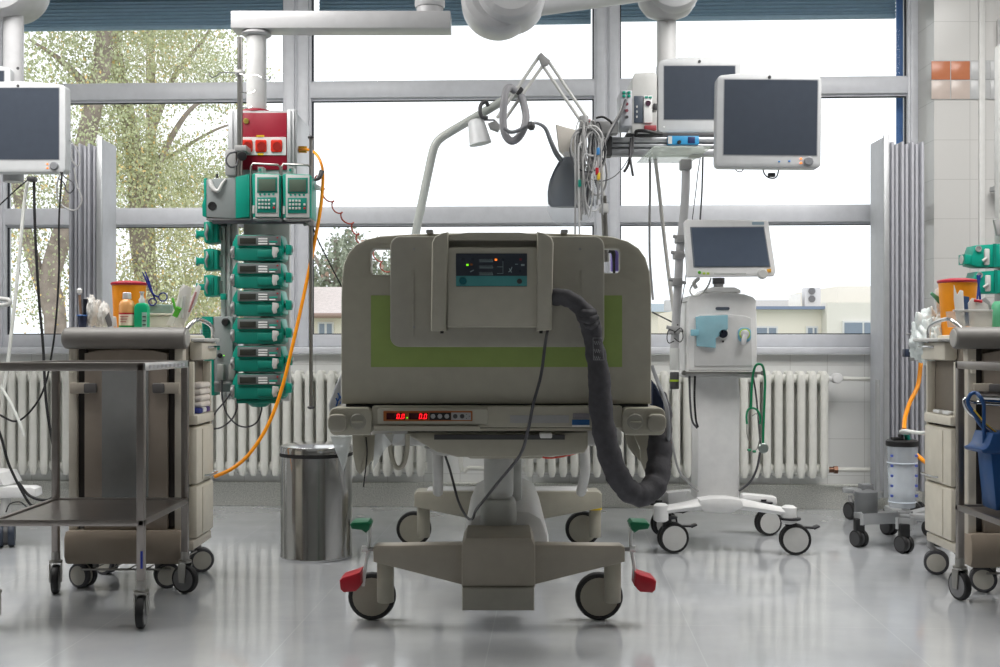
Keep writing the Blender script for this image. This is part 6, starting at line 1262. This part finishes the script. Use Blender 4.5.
packet([(172, 326), (166, 325), (176, 305), (180, 288), (184, 284), (188, 288), (182, 310)], 4.31, clr2, 'milky wrapped pack behind the clear syringe pack on the left cart', inner=([(181, 300), (182, 300.5)], .004, black, 'dark_dot'))
solo(MB().bar(at(172.5, 298, 4.22), at(177, 315, 4.22), .01, .008, .002).bar(at(179, 308, 4.22), at(175, 316, 4.22), .012, .012, .003), 'green_clamp', mat('clip_lime', (90, 180, 60), .4), 'bright green plastic clamp stuck between the wrapped packs on the left cart', 'clamp')
pc = T('pen_cup', 'blue-rimmed cup with swab stick and dark marker on the left cart', 'cup', on(82.5, 0, 4.22)); d = 4.22
P(MB().lathe([(.012, 0), (.013, .002), (.017, .07)], (X(82.5, d), d, ZT_), (0, 0, 1), 18), 'cup', mat('cup_navy', (50, 60, 90), .4, alpha=.8), pc)
P(MB().lathe([(.02, 0), (.022, .003), (.02, .006)], (X(82.5, d), d, ZT_ + .068), (0, 0, 1), 18), 'cup_rim', mat('rim_blue', (40, 90, 150), .4), pc)
P(MB().tube(pw([(81.5, 325, d), (79.5, 295, d)]), .005, 8), 'swab_stick', mat('stick_brown', (150, 120, 100), .5), pc); P(MB().lathe([(.004, 0), (.010, .006), (.010, .016), (.004, .022)], at(79.5, 294, d), (0, 0, 1), 12), 'swab_tip', whitep, pc)
P(MB().tube(pw([(83.5, 325, d + .01), (85, 312, d), (85.5, 299, d)]), [.005, .007, .009], 8), 'marker', mat('marker_navy', (30, 32, 44), .4), pc)
for i, (a, b, c, e, dd) in enumerate(((87, 97, 296, 327, 4.24), (92, 104, 300, 327, 4.28), (99, 110, 303, 327, 4.22))):
    solo(crumple(a, b, c, e, dd, 6, i, .03), 'wrapped_swabs', clr if i % 2 else clr2, ['leftmost crumpled clear pack beside the pen cup on the left cart', 'middle crumpled clear pack on the left cart', 'rightmost crumpled clear pack, next to the orange bin on the left cart'][i], 'packet')
packet([(108, 327), (113, 326), (109, 312), (105, 318)], 4.2, mat('foil_grey', (120, 120, 122), .4), 'small grey foil packet leaning against the orange bin on the left cart', 'foil_packet')
packet([(117, 327), (112, 326), (113, 316), (116, 317)], 4.16, clr2, 'tiny white packet standing just left of the clear bottle', 'foil_packet')
# towels in the open shelf of the left cart
xs = LX1 + .004
for k in range(4):
    solo(crumple(0, 1, 0, 1, 4.3, 5, 40 + k, .05).xform(Matrix.Translation((0, 0, 0))) if False else MB().box(xs - .026, xs + .026, 4.27, 4.40, .655 + k * .024, .678 + k * .024, .010, 3), 'folded_towel', mat('towel_white', (220, 212, 204), .9, bump=.6), ['lowest white folded towel in the open shelf of the left cart', 'second white folded towel from the bottom of the left cart shelf', 'third white folded towel from the bottom of the left cart shelf', 'topmost white folded towel in the left cart shelf'][k], 'towel')
for k in range(3): solo(MB().box(xs - .022, xs + .024, 4.25 + k * .055, 4.295 + k * .055, .634, .654, .005), 'small_packet', [mat('pk_blue', (50, 60, 130), .5), whitep, mat('pk_violet', (90, 70, 130), .5)][k], ['blue small packet at the foot of the towels', 'white small packet between two coloured ones at the foot of the towels', 'violet small packet at the foot of the towels'][k], 'packet')
solo(MB().box(xs - .028, xs - .008, 4.205, 4.235, .634, .80, .003), 'glove_box', mat('box_paleblue', (186, 196, 220), .5), 'pale blue slim box standing at the front of the left cart shelf', 'box')

# ================================================================ ON THE RIGHT CART
bb2, cx_ = bucket('tall orange sharps bin with red lid on the right cart', 938, 977.5, 944.5, 974, 278, 4.36, .92)
solo(crumple(911, 944, 311, 364, 4.42, 9, 77, .06), 'plastic_bag', mat('bag_white', (226, 234, 234), .35, alpha=.85, bump=.8), 'crumpled white plastic bag hanging at the left of the right cart', 'plastic bag')
d = 4.2
packet([(957, 328), (954, 300), (954, 285), (957, 295), (960, 290), (963, 291), (965, 328)], d, clr2, 'white wrapped pack, leftmost of the packs on the right cart')
packet([(965, 326), (962, 298), (964, 296), (969, 297), (970, 326)], d + .02, mat('pk_navy', (50, 74, 110), .4), 'navy blue packet between the wrapped packs on the right cart', 'blue_packet')
packet([(970, 327), (968, 303), (972, 298), (981, 300), (988, 305), (991, 327)], d - .02, clr, 'wide milky wrapped pack in the middle of the right cart', inner=([(974, 300.5), (982, 301.5)], .005, redp, 'red_edge'))
packet([(990, 327), (980, 300), (985, 297), (990, 302), (994, 326)], d + .02, mat('pk_grey', (150, 148, 150), .5), 'grey pack leaning behind the milky one on the right cart')
cbx = T('storage_box', 'clear low plastic tub holding the wrapped packs on the right cart', 'box', (X(973, d), d, .93))
P(MB().plate(ppoly([(957, 327), (992, 327), (992.5, 311), (955, 311)], d - .04)[::-1], d - .045, d + .05, .003), 'box_body', mat('tub_clear', (214, 214, 210), .3, alpha=.35), cbx); P(MB().box(X(953.5, d - .05), X(993, d - .05), d - .052, d - .04, Z(312, d), Z(310, d), .002), 'box_rim', lgrey, cbx)
g = T('forceps', 'blue forceps standing upright against the orange bin on the right cart', 'forceps', (X(979, 4.24), 4.24, Z(305, 4.24)))
for a, b in ((977, 980), (980.5, 977.5)): P(MB().tube(pw([(a, 301, 4.24 + (a - b) * .001), (b, 275, 4.24 - (a - b) * .001)]), .004, 8), 'forceps_half', mat('forceps_blue2', (40, 70, 150), .4), g)
solo(MB().lathe([(.028, 0), (.03, .004), (.03, .11), (.02, .125)], (X(1000, 4.2), 4.2, .93), (0, 0, 1), 20), 'green_bottle', mat('bottle_green2', (90, 170, 130), .3), 'green bottle cut off by the right edge on the right cart', 'bottle')
packet([(940, 305), (930, 294), (932, 292), (939, 297)], 4.42, mat('pk_greenwhite', (90, 160, 130), .5), 'thin green and white stick poking out between bag and orange bin', 'swab_stick')
packet([(937, 315), (935, 290), (939, 287), (941, 310)], 4.45, clr2, 'white paper strip behind the green stick near the orange bin', 'paper_strip')
for k in range(2): solo(MB().box(RX0 - .03 + k * .0, RX0 - .005, 4.16 + k * .09, 4.22 + k * .09, .634, .648, .005), 'small_packet', whitep, ['front small white pack in the open shelf of the right cart', 'rear small white pack in the open shelf of the right cart'][k], 'packet')

# ================================================================ RIGHT EDGE: SECOND PUMP TOWER
d = 4.9
tw = T('equipment_track', 'grey upright equipment track at the right edge carrying the green pumps', 'pole', (X(1008, d), d, 0))
P(MB().box(X(1000, d), X(1014, d), d, d + .06, 0.08, 2.2, .006), 'track', lgrey, tw); P(MB().box(X(975, d), X(1040, d), d - .15, d + .2, 0, .08, .02), 'base', lgrey, tw)
first = None
for k, (cy, lb) in enumerate(((256, 'upper of two green syringe pumps at the right edge, grey knob to the left'), (282, 'lower of two green syringe pumps at the right edge, just behind the orange bin'))):
    if first is None:
        t = T('edge_pump', lb, 'syringe pump', (0, 0, 0), 'green pumps at the right edge'); ORG[t.name] = Vector(); s_ = d / F
        lx = lambda px: (px - 980) * s_
        lz = lambda py: (256 - py) * s_
        P(MB().plate([(lx(a), lz(b)) for a, b in ((966, 266), (966, 258), (970, 246.5), (994, 245), (995, 268), (975, 268))][::-1], -.06, .04, .004), 'case', teal, t)
        P(MB().plate([(lx(a), lz(b)) for a, b in ((960, 265), (960, 255), (966, 256), (972, 253), (974, 265))][::-1], -.05, .02, .004), 'drive_head', teal, t)
        P(MB().lathe([(.020, 0), (.019, .012)], (lx(962), -.02, lz(260)), (-1, 0, 0), 20), 'drive_knob', lgrey, t)
        P(MB().lathe([(.013, 0), (.013, .006), (.009, .006), (.008, .003)], (lx(972.5), -.06, lz(250)), (0, -1, 0), 20), 'round_dial', greyp, t)
        P(MB().box(lx(978), lx(983), -.07, -.055, lz(266), lz(250), .004).tube([(lx(976), -.068, lz(262)), (lx(980), -.072, lz(259))], .006, 8), 'grey_lever', lgrey, t)
        P(MB().box(lx(987), lx(990), -.064, -.058, lz(268), lz(245)), 'seam', teald, t)
        P(MB().box(lx(994), lx(1003), -.05, .03, lz(266), lz(247), .004), 'mount', greyp, t); first = t
        t.location = (X(980, d), d, Z(256, d))
    else: clone(first, (X(981, d), d, Z(cy, d)), lb)
solo(MB().plate(ppoly([(992, 220), (1010, 219), (1010, 236), (995, 236)], d)[::-1], d - .02, d + .0, .006), 'grey_bracket', greyp, 'grey plastic piece at the right edge above the green pumps', 'bracket')
solo(MB().box(X(998.5, 5.9), X(1010, 5.9), 5.85, 5.92, Z(65, 5.85), Z(16, 5.85), .006), 'wall_box', whitep, 'white wall fitting cut off by the right edge high on the tiled pier', 'wall fitting')
solo(MB().box(X(998.5, 5.9), X(1010, 5.9), 5.85, 5.92, Z(186, 5.85), Z(120, 5.85), .006).box(X(991, 5.88), X(1010, 5.88), 5.80, 5.90, Z(191, 5.85), Z(186, 5.85), .003), 'wall_dispenser', alu, 'grey-based wall dispenser cut off by the right edge beside the orange tiles', 'dispenser')

# ================================================================ LEFT EDGE
d = 5.05
ls_ = T('equipment_stand', 'white wheeled equipment base with dark twin casters cut off by the left edge', 'trolley', (X(-5, d), d, 0))
P(MB().plate(ppoly([(-60, 486), (30, 487), (35, 489), (36, 496), (32, 498), (-60, 499)], d - .1)[::-1], d - .1, d - .02, .008), 'base_arm', whitep, ls_)
P(MB().plate(ppoly([(-60, 470), (-2, 474), (4, 486), (-60, 486)], d - .1)[::-1], d - .1, d + .1, .01), 'base_cover', whitep, ls_)
P(MB().box(X(-70, d), X(-32, d), d - .02, d + .2, Z(487, d), Z(310, d), .02), 'column', whitep, ls_)
P(MB().tube(pw([(-30, 298, d - .1), (4, 299, d - .1), (10, 302, d - .1), (4, 305, d - .1), (-30, 306, d - .1)]), .010, 10, smooth=5), 'side_handle', lgrey, ls_)
for px, an in ((6, .35), (-40, .3)): 
    w_ = caster(ls_, X(px, 4.98), 4.98, .055, .075, an, hub=dgrey, twin=True, tm=mat('caster_navy', (44, 52, 66), .5)); P(MB().cyl((X(px, 4.98), 4.98, .08), (X(px, 4.98), 4.98, Z(497, 4.98)), .02), 'caster_collar', lgrey, w_)
cable([(34, 178, 4.9), (34.5, 210, 4.9), (36, 250, 4.9), (39, 300, 4.9), (43, 345, 4.9), (46, 400, 4.88), (52, 440, 4.87), (58, 470, 4.87), (57, 490, 4.88), (48, 500, 4.89), (30, 496, 4.9), (18, 482, 4.9)], .0062, black, 'thick black cable hanging from the left monitor arm and looping at the floor end')
cable([(62, 172, 4.95), (59, 220, 4.95), (59, 270, 4.95), (56, 320, 4.95), (52, 352, 4.95), (46, 382, 4.94), (36, 404, 4.93), (18, 421, 4.93), (0, 415, 4.93), (-15, 404, 4.93)], .0045, black, 'black cable running down beside the left folding screen and swinging to the left edge')
cable([(28, 178, 4.92), (24, 205, 4.92), (20, 250, 4.92), (15, 300, 4.92), (10, 345, 4.92), (4, 390, 4.92)], .008, mat('tube_milky', (214, 216, 212), .4), 'milky tube hanging at a slant under the left monitor', 'tube', 'tube')
cable([(30, 178, 4.9), (18, 188, 4.9), (5, 200, 4.9), (-8, 212, 4.9)], .0032, black, 'thin black cable slanting left from under the left monitor')
cable([(0, 386, 4.9), (10, 402, 4.9), (20, 424, 4.9), (24, 436, 4.9)], .0068, mat('tube_milky', (214, 216, 212), .4), 'short milky tube ending in front of the radiator at the left', 'tube', 'tube')
cable([(-5, 420, 4.88), (2, 440, 4.88), (8, 462, 4.88), (17, 482, 4.88), (27, 500, 4.88), (32, 506, 4.88)], .006, black, 'black cable bending down across the white wheeled base at the left edge')
cable([(74, 168, 5.0), (77, 185, 5.0), (82, 200, 5.0), (76, 210, 5.0), (66, 208, 5.0), (58, 200, 5.0), (57, 185, 5.0), (60, 174, 5.0)], .0038, greyp, 'grey cable loop hanging right of the left monitor in front of the folding screen')
cable([(60, 172, 4.98), (66, 178, 4.98), (72, 182, 4.98), (74, 188, 4.98), (70, 193, 4.98), (66, 190, 4.98), (64, 183, 4.98), (58, 178, 4.98)], .003, cablem, 'small dark cable coil under the right corner of the left monitor')
cable([(70, 140, 5.15), (76, 148, 5.15), (80, 158, 5.15), (78, 166, 5.15), (72, 160, 5.15), (72, 150, 5.15)], .003, greyp, 'small grey wire coil behind the right side of the left monitor')
solo(MB().box(X(29, 4.9), X(37, 4.9), 4.87, 4.91, Z(182, 4.9), Z(177, 4.9), .006), 'cable_clip', dgrey, 'grey cable clip under the left monitor holding the black cable', 'clip')
cable([(6, 512, 4.95), (10, 504, 4.94), (20, 502, 4.94), (28, 508, 4.94), (36, 512, 4.94), (44, 520, 4.95)], .003, black, 'thin black cable curled over the floor end of the white base at the left edge')
